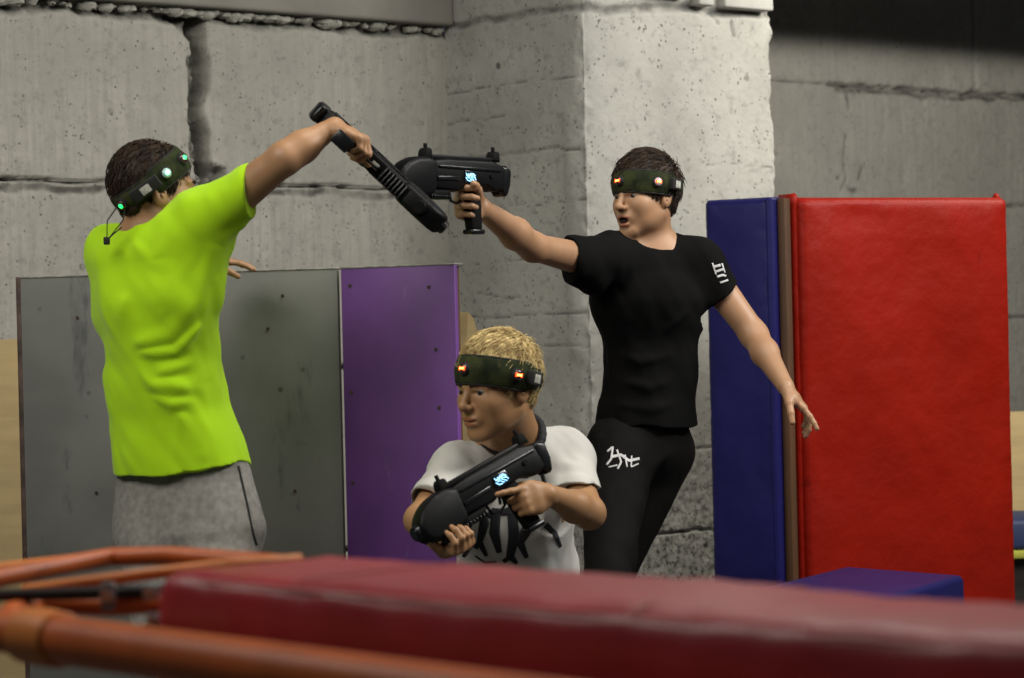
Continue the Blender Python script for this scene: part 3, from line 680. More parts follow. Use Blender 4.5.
def plane_cut(S_, pt, nr_, c=None, R=None, k=.003):
    """removes what lies beyond the plane (within radius R of c if given)"""
    pt = np.asarray(pt, float); nr_ = nrm(nr_)
    def m(d, p):
        s_ = ((p - pt) @ nr_) * .9 + k * noise(p * 14)
        if c is not None: s_ = np.where(np.linalg.norm(p - c, axis=-1) < R, s_, -BIG)
        return np.maximum(d, s_)
    return S_.mod(m)
def ridges(S_, lst):
    """drapery: each (list of points, width, height)"""
    segs = [(np.asarray(a, float), np.asarray(b, float), w_, h_) for pts_, w_, h_ in lst for a, b in zip(pts_[:-1], pts_[1:])]
    lim = 1
    def m(d, p):
        near = np.abs(d) < .05
        if not near.any(): return d
        q = p[near]; acc = np.zeros(len(q))
        for a, b, w_, h_ in segs:
            ab = b - a; t = np.clip(((q - a) @ ab) / (ab @ ab), 0, 1); ds = np.linalg.norm(q - a - t[:, None] * ab, axis=-1)
            acc = np.maximum(acc, h_ * np.exp(-(ds / (w_ * 1.5)) ** 2))
        r = d.copy(); r[near] = d[near] - acc; return r
    return S_.mod(m)
def cloth_noise(S_, amp, sc, axis, stretch=3.0, seed=0.0):
    axis = nrm(axis)
    def m(d, p):
        near = np.abs(d) < .05
        if not near.any(): return d
        q = p[near]; al_ = (q @ axis)[:, None] * axis; q = (q - al_) + al_ / stretch
        r = d.copy(); r[near] = d[near] - amp * fbm(q * sc + seed, 3); return r
    return S_.mod(m)
def project(sdf, pts, dr, maxd=.6):
    p = np.asarray(pts, float).copy(); dr = nrm(dr); t = np.zeros(len(p))
    for _ in range(90):
        d = sdf.ev(p + dr * t[:, None]); t += np.clip(d, -.01, .02) * .6
        t = np.clip(t, 0, maxd)
    return p + dr * t[:, None]
def ribbon(name, sdf, strokes, dr, material, parent, base, step=.004, off=.0014):
    """flat printed strokes laid on a garment: strokes = [(world pts, width or widths)]"""
    vs = []; fs = []; dr = nrm(dr)
    for pts_, wd_ in strokes:
        pts_ = [np.asarray(q, float) for q in pts_]; L = [np.linalg.norm(b - a) for a, b in zip(pts_[:-1], pts_[1:])]
        cum = np.concatenate([[0], np.cumsum(L)]); m_ = max(int(cum[-1] / step), 2); tt = np.linspace(0, cum[-1], m_ + 1)
        line = np.stack([np.interp(tt, cum, [q[i] for q in pts_]) for i in range(3)], -1)
        w_ = np.interp(tt, cum, wd_) if hasattr(wd_, '__len__') else np.full(len(tt), wd_)
        tg = np.gradient(line, axis=0); tg -= (tg @ dr)[:, None] * dr; tg /= np.linalg.norm(tg, axis=1)[:, None] + 1e-9; sd = np.cross(tg, dr); K = 5
        g_ = np.stack([line + sd * (w_ * (k / (K - 1) - .5))[:, None] for k in range(K)], 1)
        g_ = project(sdf, (g_ - dr * .25).reshape(-1, 3), dr) - dr * off
        b0 = sum(len(x) for x in vs); idx = b0 + np.arange(len(g_)).reshape(-1, K); vs.append(g_)
        fs.append(np.stack([idx[:-1, :-1], idx[:-1, 1:], idx[1:, 1:], idx[1:, :-1]], -1).reshape(-1, 4))
    o = mesh(name, np.concatenate(vs), np.concatenate(fs).astype(np.int32), material, parent, base=base)
    so = o.modifiers.new('s', 'SOLIDIFY'); so.thickness = .0012; so.offset = 0
    return o
def hair(c, Rm, s, material, parent, base, thick=.010, top=0.0, fringe=None, seed=1, strands=1800, slen=.03, sweep=(0, -.2, -.6)):
    S_ = SDF(); T = lambda x, y, z: c + Rm @ (np.array([x, y, z]) * s)
    S_.ell(T(0, -.014, .036), np.array([.0745 + thick, .097 + thick, .088 + thick + top]) * s, Rm)
    if fringe:
        for a, b, r0, r1 in fringe: S_.cone(T(*a), T(*b), r0 * s, r1 * s, .012)
    S_.cone(T(-.034, -.066, -.040), T(.034, -.066, -.040), .012 * s, .012 * s, .03)
    yy = [-.13, -.06, -.028, -.02, .012, .018, .03, .05, .07, .10, .13]; zz = [-.062, -.060, -.045, .015, .015, -.018, .0, .035, .052, .060, .062]
    def m(d, p):
        q = ((p - c) @ Rm) / s; cut = np.interp(q[..., 1], yy, zz) - q[..., 2] + .006 * noise(q * 90)
        if fringe: cut = np.where((q[..., 1] > .05) & (np.abs(q[..., 0]) < .065), cut - .03, cut)
        d = np.maximum(d, cut * s * .8); near = np.abs(d) < .03
        if near.any():
            r = d.copy(); w_ = q[near] * np.array([75, 75, 16]) + seed; r[near] -= (.0016 * noise(w_) + .0014 * noise(w_ * 2.1)) * s; d = r
        return d
    S_.mod(m)
    v, f = polygonise(S_, c - .17 * s, c + .19 * s, .003)
    rr = np.random.RandomState(seed); nn_ = rr.randint(0, len(v), strands); vs = [v]; fs = [np.concatenate([f[:, [0, 1, 2]], f[:, [0, 2, 3]]])]; b0 = len(v)
    cc = T(0, -.012, .02); roots = v[nn_]; no = roots - cc; no /= np.linalg.norm(no, axis=1)[:, None]
    sw = Rm @ nrm(sweep); tg = sw - (no @ sw)[:, None] * no + .16 * rr.randn(strands, 3); tg -= (tg * no).sum(1)[:, None] * no * .8; tg /= np.linalg.norm(tg, axis=1)[:, None] + 1e-9
    ql = ((roots - c) @ Rm) / s; ok = ql[:, 2] > -.06
    ln = slen * s * (.5 + .6 * rr.rand(strands)) * np.clip((ql[:, 2] + .09) / .1, .25, 1); bt = np.cross(no, tg)
    lift = [(-.002, 0), (.0022, .35), (.0024, .7), (.0012, 1.0)]; wd_ = [.0013, .0012, .0009, .0003]; V4 = []
    for (li, fr), w_ in zip(lift, wd_):
        pc = roots + no * li + tg * (ln * fr)[:, None] - no * (ln ** 2 * fr ** 2 * 3.2)[:, None]
        V4 += [pc - bt * w_, pc + bt * w_, pc + no * w_ * 1.2]
    V4 = np.stack(V4, 1)[ok]; k = len(V4); vs.append(V4.reshape(-1, 3)); ix = b0 + np.arange(k * 12).reshape(k, 12)
    for j in range(3):
        for a in range(3):
            q0, q1, q2, q3 = ix[:, 3 * j + a], ix[:, 3 * j + (a + 1) % 3], ix[:, 3 * j + 3 + (a + 1) % 3], ix[:, 3 * j + 3 + a]
            fs += [np.stack([q0, q1, q2], -1), np.stack([q0, q2, q3], -1)]
    return mesh('hair', np.concatenate(vs), np.concatenate(fs).astype(np.int32), material, parent, base=base)
def eyes_brows(c, Rm, s, hairmat, parent, base, look=(0, 0)):
    T = lambda x, y, z: c + Rm @ (np.array([x, y, z]) * s)
    for q in (-1, 1):
        t_ = bmesh.new(); bmesh.ops.create_uvsphere(t_, u_segments=24, v_segments=16, radius=.0122 * s); vv = np.array([v.co[:] for v in t_.verts]); ff = [tuple(v.index for v in fc.verts) for fc in t_.faces]; t_.free()
        gz = nrm(Rm @ nrm(V(look[0], 1, look[1]))); iris = ((vv @ gz) > .0122 * s * .84).astype(float)
        mesh('eye', vv + T(q * .031, .0770, .003), ff, 'eye_white', parent, attrs={'iris': iris}, base=base)
        B().tube([T(q * .014, .0985, .019), T(q * .028, .0955, .0235), T(q * .044, .084, .0205)], [.0028 * s, .0034 * s, .0016 * s], 8).build('eyebrow', hairmat, parent, base=base)
def shoes(ankle, toe_dir, parent, base, s=1.0):
    a = V(ankle[0], ankle[1], 0); d = nrm(V(toe_dir[0], toe_dir[1], 0)); S_ = SDF()
    S_.econe(a - d * .045 + V(0, 0, .035), a + d * .10 + V(0, 0, .032), np.cross(d, V(0, 0, 1)), (.034, .038), (.042, .032), .02)
    S_.cone(a + d * .10 + V(0, 0, .034), a + d * .150 + V(0, 0, .030), .038, .028, .02); S_.cone(a + V(0, 0, .06), a + V(0, 0, .10) , .040, .038, .02)
    plane_cut(S_, V(0, 0, .0), V(0, 0, -1)); return figure_part('shoe', S_, .005, 'shoe_rubber', parent, base)
# ---------------------------------------------------------------- headband and laser tagger
def headband(c, Rm, s, label, tilt, rise, roll, leds, pack, lenses, cord=False, thick=.013, hh=.040, low=None):
    base = c - np.array([0, 0, .06]); t = thing('headband', label, 'headband', base, 'laser tag headbands')
    ct, st = math.cos(tilt), math.sin(tilt); cr_, sr = math.cos(roll), math.sin(roll)
    nl = np.array([sr, -st * cr_, ct * cr_]); fl = np.array([0, ct, st]); rl = np.cross(fl, nl); c0 = np.array([0, -.012, .034]); off = np.array([0, 0, rise])
    rad = np.array([.0745, .097, .088]) + thick
    def at(th, hgt, ex):
        d = fl * math.cos(th) + rl * math.sin(th); o0 = off + nl * hgt
        A_ = ((d / rad) ** 2).sum(); B_ = (d * o0 / rad ** 2).sum(); C_ = ((o0 / rad) ** 2).sum() - 1
        k = (-B_ + math.sqrt(max(B_ * B_ - A_ * C_, 1e-6))) / A_; return c + Rm @ ((c0 + o0 + d * (k + ex)) * s)
    Nn = 96; prof = [(-hh / 2, 0), (-hh / 2, .004), (-hh / 2 + .004, .006), (0, .007), (hh / 2 - .004, .006), (hh / 2, .004), (hh / 2, 0), (0, .001)]
    vs = [at(i / Nn * 2 * math.pi, 0, 0) * 0 + at(i / Nn * 2 * math.pi, hgt * (1 - .3 * (math.cos(i / Nn * 2 * math.pi) < -.2)), ex + .0008 * math.sin(i * 1.3)) for i in range(Nn) for hgt, ex in prof]
    K = len(prof); fs = [(i * K + k, ((i + 1) % Nn) * K + k, ((i + 1) % Nn) * K + (k + 1) % K, i * K + (k + 1) % K) for i in range(Nn) for k in range(K)]
    fixn(mesh('band', vs, fs, 'camo_cloth', t, base=base))
    for hg in (-hh / 2, hh / 2):
        B().tube([at(i / 60 * 2 * math.pi, hg * (1 - .3 * (math.cos(i / 60 * 2 * math.pi) < -.2)), .003) for i in range(60)], .0028 * s, 8, True).build('edging', 'strap_black', t, base=base)
    def fr(th): # local frame of the band at an angle
        p0 = at(th, 0, .006); tg = nrm(at(th + .05, 0, .006) - at(th - .05, 0, .006)); up = nrm(at(th, .012, .006) - at(th, -.012, .006)); ot = nrm(np.cross(tg, up))
        if ot @ (p0 - c) < 0: ot = -ot
        return p0, tg, up, ot
    for th, kind in leds:
        p0, tg, up, ot = fr(th); b_ = B(); b_.cyl(p0 - ot * .004, p0 + ot * .006, .0165 * s, .0145 * s, 28, .0015); h_ = b_.build('sensor', 'strap_black' , t, base=base)
        if kind == 'red': B().sph(p0 + ot * .006, (.0115 * s,) * 2 + (.004,), Matrix(np.stack([tg, up, ot], 1).tolist())).build('lens', 'lens_dark', h_); hb = bpy.data.objects['sensor']
        lens = {'red': 'lens_dark', 'pink': 'lens_pink', 'green': 'lens_dark', 'big': 'led_lens'}[kind]
        mt = {'red': 'led_red', 'pink': 'led_orange', 'green': 'led_green', 'big': 'led_mint'}[kind]
        if kind == 'red': bpy.data.objects.remove(h_.children[0])
        RM = Matrix(np.stack([tg, up, ot], 1).tolist())
        B().sph(p0 + ot * .0055, (.0125 * s, .0125 * s, .005), RM, 20).build('lens', lens, h_, base=base)
        if kind in ('red', 'pink'): B().box(p0 + ot * .0098, (.013 * s, .0046 * s, .003), .0012, RM).build('lamp', mt if kind == 'pink' else 'led_orange', h_, base=base); B().box(p0 + ot * .0088, (.019 * s, .0095 * s, .0026), .0012, RM).build('lamp_glow_ring', 'led_red', h_, base=base)
        else: B().sph(p0 + ot * .0098, (.0062 * s, .0062 * s, .003), RM).build('lamp', mt, h_, base=base)
    for th, ln in pack:
        p0, tg, up, ot = fr(th); RM = Matrix(np.stack([tg, up, ot], 1).tolist())
        h_ = B().box(p0 + ot * .004, (ln * s, .033 * s, .018), .003, RM, 3).build('battery_pack', 'strap_black', t, base=base)
        B().box(p0 + ot * .0132, (min(ln * .5, .026) * s, .020 * s, .0014), .0005, RM).build('label_plate', 'silver_label', h_, base=base)
    if cord:
        p0, tg, up, ot = fr(cord[0]); e = p0 + V(*cord[1]); pts_ = lambda dx: [p0 + V(dx, 0, 0), (p0 + e) / 2 + V(dx * 2.2, -.012, .004), e]
        B().tube(pts_(-.006), .0016, 6).build('cord', 'strap_black', t, base=base); B().tube(pts_(.010), .0016, 6).build('cord', 'strap_black', t, base=base)
        B().box(e, (.014, .012, .018), .003).build('cord_lock', 'strap_black', t, base=base); B().tube([e, e + V(.012, 0, .012), e + V(.034, 0, .03)], .0014, 6).build('cord', 'strap_black', t, base=base)
    return t
def tagger(label, pos, fwd, up, strap=False, on=True):
    """laser tag gun: x forward, z up, origin where the grip meets the receiver"""
    f = nrm(fwd); u_ = nrm(up - f * (np.asarray(up) @ f)); y = np.cross(u_, f)
    t = thing('laser_tag_gun', label, 'laser tag gun', (0, 0, 0), 'laser tag guns')
    m_ = Matrix.Identity(4)
    for i in range(3): m_[i][0] = f[i]; m_[i][1] = y[i]; m_[i][2] = u_[i]; m_[i][3] = pos[i]
    t.matrix_world = m_
    B().prism([(-.105, -.012), (-.10, .046), (-.06, .056), (.10, .056), (.15, .052), (.16, .02), (.15, -.014), (.06, -.020), (.035, -.006), (-.04, -.004), (-.07, -.018)], .042, bev=.006, seg=3).build('receiver', 'gun_plastic', t)
    B().prism([(.140, -.020), (.135, .050), (.165, .060), (.205, .058), (.238, .046), (.258, .030), (.270, .010), (.268, -.012), (.252, -.030), (.225, -.036), (.19, -.037), (.155, -.032)], .050, bev=.013, seg=4).build('shroud', 'gun_plastic', t)
    B().prism([(-.128, .0), (-.132, .036), (-.114, .048), (-.098, .044), (-.096, -.016), (-.105, -.030), (-.118, -.026)], .044, bev=.008, seg=3).build('end_cap', 'gun_gloss', t)
    B().cyl((.255, 0, .004), (.277, 0, .004), .018, .016, 24, .002).build('muzzle', 'gun_gloss', t)
    B().cyl((.265, 0, .004), (.2785, 0, .004), .011, n=20).build('muzzle_lens', 'screen_glass', t)
    B().prism([(-.10, .054), (-.10, .064), (.15, .066), (.15, .054)], .020, bev=.002).build('top_rail', 'gun_plastic', t)
    for x in (-.085, .158):
        B().prism([(x - .012, .058), (x - .010, .076), (x - .004, .080), (x + .004, .080), (x + .010, .074), (x + .014, .058)], .026, bev=.002).box((x, 0, .084), (.006, .008, .014), .001).build('sight', 'gun_rubber', t)
    B().prism([(-.018, -.0), (.024, -.0), (.018, -.05), (.008, -.112), (-.032, -.112), (-.030, -.05)], .027, bev=.008, seg=3).build('grip', 'gun_rubber', t)
    B().box((-.012, 0, -.114), (.046, .034, .012), .004).build('grip_cap', 'gun_gloss', t)
    B().tube([(.022, 0, -.008), (.030, 0, -.040), (.050, 0, -.047), (.070, 0, -.042), (.078, 0, -.016)], .0036, 8).build('trigger_guard', 'gun_plastic', t)
    B().tube([(.038, 0, -.006), (.034, 0, -.020), (.040, 0, -.034)], .0038, 8).build('trigger', 'gun_gloss', t)
    B().prism([(.085, -.016), (.165, -.018), (.165, -.036), (.095, -.032)], .036, bev=.005, seg=3).build('fore_end', 'gun_rubber', t)
    for k in range(7): B().prism([(.092 + k * .010, -.030), (.097 + k * .010, -.030), (.097 + k * .010, -.040), (.092 + k * .010, -.039)], .038, bev=.0015).build('rib', 'gun_gloss', t)
    B().cyl((.205, 0, -.036), (.205, 0, -.0462), .017, .015, 24, .002).build('port_ring', 'gun_gloss', t)
    B().cyl((.205, 0, -.040), (.205, 0, -.0468), .0115, n=20).build('port', 'gun_rubber', t)
    B().box((.066, 0, -.0205), (.020, .014, .0016), .0004).build('label_plate', 'silver_label', t)
    for sgn in (-1, 1):
        B().prism([(-.09, .030), (.135, .034), (.135, .040), (-.09, .037)], .006, y=sgn * .0215, bev=.0015).build('side_rail', 'gun_gloss', t)
        B().prism([(.06, .006), (.14, .004), (.14, .014), (.06, .016)], .005, y=sgn * .0218, bev=.0015).build('side_rib', 'gun_gloss', t)
        sc_ = B().prism([(.000, .000), (.004, .029), (.044, .030), (.046, .002)], .003, y=sgn * .0220, bev=.001).build('screen', 'screen_glass', t)
        b_ = B(); yy = sgn * .0240
        for st in ([(.006, .008), (.014, .023), (.024, .024), (.018, .016), (.010, .014)], [(.012, .006), (.022, .014), (.026, .023)], [(.020, .006), (.027, .011), (.032, .023), (.033, .012), (.041, .024)], [(.008, .019), (.020, .021), (.040, .018)], [(.026, .005), (.036, .007), (.042, .014)]):
            b_.tube([(x, yy, z) for x, z in st], .0010, 6)
        b_.build('screen_emblem', 'screen_glow' if on else 'gun_gloss', sc_)
        B().cyl((-.055, sgn * .020, .02), (-.055, sgn * .0245, .02), .006, n=14).build('bolt', 'gun_gloss', t)
    if strap:
        B().tube([(-.125, -.026, .036), (-.128, -.03, .0), (-.118, -.032, -.05), (-.100, -.03, -.09)], .005, 8).build('sling', 'strap_black', t)
    return t
# ---------------------------------------------------------------- person in the lime T-shirt
def tagger_dir(p, f, fw): return p + nrm(f) * fw
HS = .0028
def person_lime():
    hc = P(155, 193, 5.92); hR = frame(V(.92, .38, .04)); hs = .92
    base = V(*P(190, 400, 5.95)[:2], 0)
    t = thing('person', 'person in a lime green T-shirt and grey shorts, seen from behind, one arm raised', 'person', base)
    neck = P(149, 246, 5.93); shR = P(219, 210, 5.85); shL = P(112, 250, 6.02); elR = P(285, 158, 5.76)
    gf = nrm(V(.715, -.05, -.695)); gu = nrm(V(.10, .95, .05)); gp = P(355, 146, 5.86)
    gu = nrm(gu - gf * (gu @ gf)); gr = np.cross(gf, gu)        # gun frame: forward, up, right
    grip_c = gp - gu * .055
    hdir = nrm(gf * .80 + V(.35, -.12, .10)); pal = -gr
    wr = grip_c + gr * .024 - hdir * .060
    hipc = P(185, 520, 5.98); chest = P(158, 300, 5.93); waist = P(172, 400, 5.97); side = nrm(V(.92, -.38, .15))
    S_ = SDF(); add_head(S_, hc, hR, hs, neck)
    S_.cone(neck, chest, .055, .065, .05); S_.econe(P(156, 262, 5.93), chest, side, (.100, .060), (.105, .070), .05); S_.econe(chest, waist, side, (.105, .07), (.095, .068), .05)
    S_.econe(waist, hipc, side, (.10, .075), (.125, .09), .05); S_.cone(neck, shR, .05, .05, .04); S_.cone(neck, shL, .05, .045, .04)
    S_.cone(shR, elR, .048, .036, .03); mid = elR + (wr - elR) * .35; S_.cone(elR, mid, .035, .034, .02); S_.cone(mid, wr, .034, .021, .02)
    add_hand(S_, wr, hdir, pal, True, .95, curl=(.95, 1.2, .9), thumb=(.2, .45), tcurl=hdir * 1.2 + pal * .5)
    hw = P(202, 270, 6.26); elL = P(165, 318, 6.20); hw[2] = ZP + .024
    S_.cone(shL, elL, .042, .034, .03); S_.cone(elL, hw, .033, .020, .02); hl = V(.85, .22, -.03)
    add_hand(S_, hw, hl, V(0.05, .15, -1), False, .82, curl=(.15, .2, .2), thumb=(.6, .2))
    hips = [(P(160, 540, 5.98), V(-.78, 5.90, .47), V(-.80, 6.05, .08)), (P(215, 540, 5.95), V(-.66, 5.80, .47), V(-.60, 5.92, .08))]
    for a, b, c in hips: S_.cone(a, b, .075, .052, .04); S_.cone(b, c, .050, .034, .03)
    def mk(v):
        l, d = head_masks(v, hc, hR, hs, 0); return {'lips': l, 'dark': d}
    figure_part('body', S_, HS, 'skin_tan', t, base, attrs_fn=mk)
    hair(hc, hR, hs, 'hair_brown', t, base, .006, .001, seed=3, slen=.022, strands=2400); eyes_brows(hc, hR, hs, 'hair_brown', t, base)
    # T-shirt
    T = SDF(); lo_ = P(179, 466, 5.98)
    T.econe(P(152, 262, 5.93), P(156, 300, 5.93), side, (.135, .09), (.136, .10), .03)
    T.econe(P(155, 300, 5.93), P(166, 385, 5.96), side, (.140, .10), (.134, .10), .03); T.econe(P(166, 385, 5.96), P(184, 500, 5.98), side, (.134, .10), (.186, .125), .03)
    T.cone(neck + V(0, 0, -.012), P(113, 257, 6.0), .060, .052, .05); T.cone(P(113, 260, 6.0), P(124, 310, 6.02), .052, .073, .04)
    T.cone(P(158, 238, 5.92), P(205, 218, 5.87), .062, .064, .05); T.cone(P(200, 240, 5.88), P(175, 330, 5.93), .060, .07, .06)
    ax = nrm(elR - shR); s_end = shR + (elR - shR) * .50; s_beg = P(206, 215, 5.86)
    T.cone(s_beg + V(0, 0, -.008), s_end + V(0, 0, -.010), .062, .052, .04); T.cone(shL, shL + (elL - shL) * .7, .058, .054, .03)
    plane_cut(T, P(180, 470, 5.98) + V(0, 0, 0), V(.085, 0, -1)); plane_cut(T, P(247, 192, 5.79), nrm(V(.92, -.2, .05)), P(247, 192, 5.79), .16)
    T.econe(P(179, 468, 5.98), P(184, 520, 5.98), side, (.146, .095), (.15, .10), .004, 's')
    T.cone(elR * .5 + shR * .5 + ax * .012, elR, .043, .043, .003, 's')
    T.cone(P(143, 250, 5.93), P(172, 236, 5.92), .056, .056, .03); n0 = P(147, 229, 5.93); nk = nrm(V(.12, .0, 1)); T.cone(n0 + nk * .072, n0 + nk * .16, .050, .064, .004, 's')
    Q = lambda x, y, dy=-.10: P(x, y, 5.93 + dy)
    ridges(T, [([Q(212, 250), Q(196, 300), Q(170, 335), Q(130, 345)], .012, .009), ([Q(218, 285), Q(205, 325), Q(175, 352), Q(135, 355)], .010, .008), ([Q(222, 330), Q(200, 362), Q(160, 372)], .012, .008),
               ([Q(120, 300), Q(112, 330), Q(118, 360), Q(150, 385), Q(200, 388)], .014, .010), ([Q(130, 240), Q(150, 262), Q(180, 270)], .010, .005), ([Q(240, 225), Q(200, 250), Q(160, 300)], .010, .007),
               ([Q(225, 190), Q(190, 225), Q(150, 262)], .010, .004), ([Q(232, 205), Q(190, 262), Q(165, 310)], .008, .006), ([Q(105, 262), Q(108, 300), Q(112, 340)], .008, .006), ([Q(125, 395), Q(170, 405), Q(215, 398), Q(235, 380)], .012, .007),
               ([Q(222, 350), Q(214, 400), Q(205, 455)], .014, .008), ([Q(150, 410), Q(140, 440), Q(138, 470)], .016, .006), ([Q(180, 420), Q(175, 445), Q(172, 470)], .012, .006)])
    cloth_noise(T, .0085, 10, V(.55, 0, -.83), 3.2, 3); figure_part('t_shirt', T, .0036, 'lime_cotton', t, base)
    B().tube([P(106 + 147 * k / 24, 474.5 - 24 * k / 24 + 3.5 * math.sin(k / 24 * math.pi), 5.98 - .125 * math.sin(k / 24 * math.pi) - .0) for k in range(25)], .0001, 5) if False else None
    # shorts
    G = SDF(); G.econe(P(182, 455, 5.98), P(189, 530, 5.98), side, (.148, .10), (.190, .125), .03)
    for (a, b, c), dx, r1 in zip(hips, (0, 0), (.098, .098)): G.cone(a, a + (b - a) * .85, .094, r1, .02); 
    for a, b, c in hips: plane_cut(G, a + (b - a) * .88, b - a, b, .16); G.cone(a + (b - a) * .80, b, .085, .085, .003, 's')
    G.mod(lambda d, p: np.maximum(d, p[..., 2] - P(180, 452, 5.98)[2]))
    ridges(G, [([Q(150, 480), Q(146, 520), Q(150, 560)], .012, .008), ([Q(165, 478), Q(170, 520), Q(168, 560)], .014, .008), ([Q(128, 480), Q(122, 530), Q(120, 570)], .012, .008), ([Q(236, 475), Q(250, 520), Q(258, 560)], .009, .007), ([Q(205, 480), Q(212, 530)], .016, .006)])
    cloth_noise(G, .007, 11, V(0, 0, 1), 3, 5); figure_part('shorts', G, .004, 'grey_marl', t, base)
    st = [P(238, 466, 5.9), P(248, 505, 5.9), P(257, 545, 5.9)]
    ribbon('side_seam', G, [(st, .0035)], V(0, 1, 0), 'strap_black', t, base)
    for a, b, c in hips: shoes(c, V(.6, .5, 0), t, base)
    headband(hc, hR, hs, 'camouflage headband with green lights on the head of the person in the lime T-shirt', .60, -.004, 0, [(0.62, 'green'), (1.32, 'big'), (2.78, 'green'), (-1.2, 'big')], [(2.02, .080)], None, (2.85, (-.030, -.03, -.082)), thick=.009, hh=.062)
    tagger('black laser tag gun pointing down, held by the person in the lime T-shirt', gp, gf, gu, on=False)
person_lime()
# ---------------------------------------------------------------- person in black
def person_black():
    hc = P(645, 197, 6.80); hR = frame(V(-.72, -.69, -.03), roll=-.02); hs = .90
    base = V(.25, 6.75, 0)
    t = thing('person', 'person in a black T-shirt and black joggers aiming a laser tag gun to the left', 'person', base)
    neck = P(652, 250, 6.84); shR = P(594, 262, 6.73); shL = P(703, 266, 6.86); elR = P(533, 247, 6.50)
    gf = nrm(V(-.64, -.76, .0)); gu = nrm(V(.02, 0, 1.)); gu = nrm(gu - gf * (gu @ gf)); gr = np.cross(gf, gu); gp = P(470, 184, 6.20)
    grip_c = gp - gu * .052; pal = -gr; hdir = nrm(gf * .95 + gu * .12); wr = grip_c + gr * .021 - hdir * .062 + gu * .006
    S_ = SDF(); om = .8; add_head(S_, hc, hR, hs, neck, om)
    side = nrm(V(.96, .22, -.03)); chest = P(651, 300, 6.84); waist = P(650, 370, 6.86); hip = P(642, 435, 6.85)
    S_.econe(P(651, 272, 6.84), chest, side, (.13, .08), (.13, .09), .05); S_.econe(chest, waist, side, (.125, .09), (.10, .08), .05); S_.econe(waist, hip, side, (.095, .075), (.10, .08), .05)
    S_.cone(neck, shR, .045, .050, .04); S_.cone(neck, shL, .045, .050, .04)
    S_.cone(shR, elR, .045, .034, .03); mid = elR + (wr - elR) * .35; S_.cone(elR, mid, .036, .037, .02); S_.cone(mid, wr, .037, .0235, .02)
    add_hand(S_, wr, hdir, pal, True, 1.02, curl=(.95, 1.2, .95), index=(.7, 1.0, .8), thumb=(.3, .65), tcurl=hdir * 1.3 + pal * .7)
    elL = P(754, 335, 6.82); wl = P(785, 386, 6.66); S_.cone(shL, elL, .044, .035, .03); m2 = elL + (wl - elL) * .35; S_.cone(elL, m2, .035, .034, .02); S_.cone(m2, wl, .034, .0215, .02)
    add_hand(S_, wl, V(.58, -.15, -.78), V(-.75, .1, -.45), False, .95, curl=(.25, .5, .4), index=(.0, .12, .08), thumb=(.7, .3), spread=.09)
    legs = [(P(662, 448, 6.88), V(.232, 6.80, .47), V(.30, 7.14, .09)), (P(618, 448, 6.80), V(.222, 6.50, .49), V(.17, 6.62, .09))]
    for a, b, c in legs: S_.cone(a + (b - a) * .06, b, .068, .050, .03); S_.cone(b, c, .050, .034, .03)
    def mk(v):
        l, d = head_masks(v, hc, hR, hs, om); return {'lips': l, 'dark': d}
    figure_part('body', S_, HS, 'skin_pale', t, base, attrs_fn=mk)
    hair(hc, hR, hs, 'hair_dark', t, base, .012, .006, seed=9, strands=2800, slen=.034, sweep=(.3, .5, -.4)); eyes_brows(hc, hR, hs, 'hair_dark', t, base, (-.1, .0))
    T = SDF()
    T.econe(P(651, 272, 6.84), chest, side, (.142, .085), (.145, .105), .04); T.econe(chest, waist, side, (.145, .105), (.112, .095), .04); T.econe(waist, P(646, 440, 6.85), side, (.114, .098), (.140, .115), .04)
    T.cone(neck + V(0, 0, -.010), P(606, 258, 6.75), .052, .060, .05); T.cone(neck + V(0, 0, -.010), P(696, 262, 6.86), .052, .060, .05)
    T.cone(P(606, 262, 6.75), P(572, 258, 6.65), .062, .056, .03); T.cone(P(575, 262, 6.67), P(590, 275, 6.7), .05, .04, .03); T.cone(P(700, 266, 6.87), P(735, 312, 6.84), .064, .050, .03)
    plane_cut(T, P(569, 258, 6.65), nrm(V(-.92, -.38, -.10)), P(569, 258, 6.65), .12); plane_cut(T, P(722, 296, 6.85), nrm(V(.62, 0, -.78)), P(725, 302, 6.84), .09)
    plane_cut(T, P(646, 424, 6.85), V(-.02, 0, -1))
    T.cone(shR + (elR - shR) * .34, elR, .047, .043, .003, 's'); T.cone(shL + (elL - shL) * .48, elL, .043, .043, .003, 's')
    T.econe(P(646, 412, 6.85), P(645, 450, 6.85), side, (.108, .085), (.11, .09), .004, 's')
    nk = nrm(hc - neck); T.cone(neck + nk * .046 + hR[:, 1] * .004, neck + nk * .15, .056, .074, .004, 's'); T.ell(P(648, 240, 6.80), np.array([.066, .06, .028]), None, .006, 's')
    Q = lambda x, y, dy=-.10: P(x, y, 6.84 + dy)
    ridges(T, [([Q(590, 272), Q(612, 288), Q(628, 318)], .010, .005), ([Q(704, 292), Q(690, 312), Q(668, 330)], .010, .005), ([Q(605, 350), Q(640, 362), Q(688, 352)], .010, .007), ([Q(606, 378), Q(650, 388), Q(690, 376)], .010, .007), ([Q(604, 400), Q(650, 410), Q(692, 398)], .009, .006)])
    cloth_noise(T, .010, 10, V(.4, 0, -.9), 3, 11); figure_part('t_shirt', T, .0038, 'black_cotton', t, base)
    B_, P0 = T, 6.6
    K = lambda x, y: P(x, y, 6.70)
    ribbon('sleeve_print', T, [([K(720, 266), K(728, 264)], .007), ([K(722, 271), K(731, 268)], .006), ([K(724, 276), K(730, 274), K(734, 275)], .006), ([K(727, 282), K(736, 279)], .005), ([K(719, 262), K(723, 274)], .004), ([K(730, 262), K(733, 272)], .004)], V(-.12, 1, 0), 'print_white', t, base)
    G = SDF(); G.econe(P(646, 405, 6.86), P(642, 450, 6.85), side, (.110, .092), (.128, .105), .03)
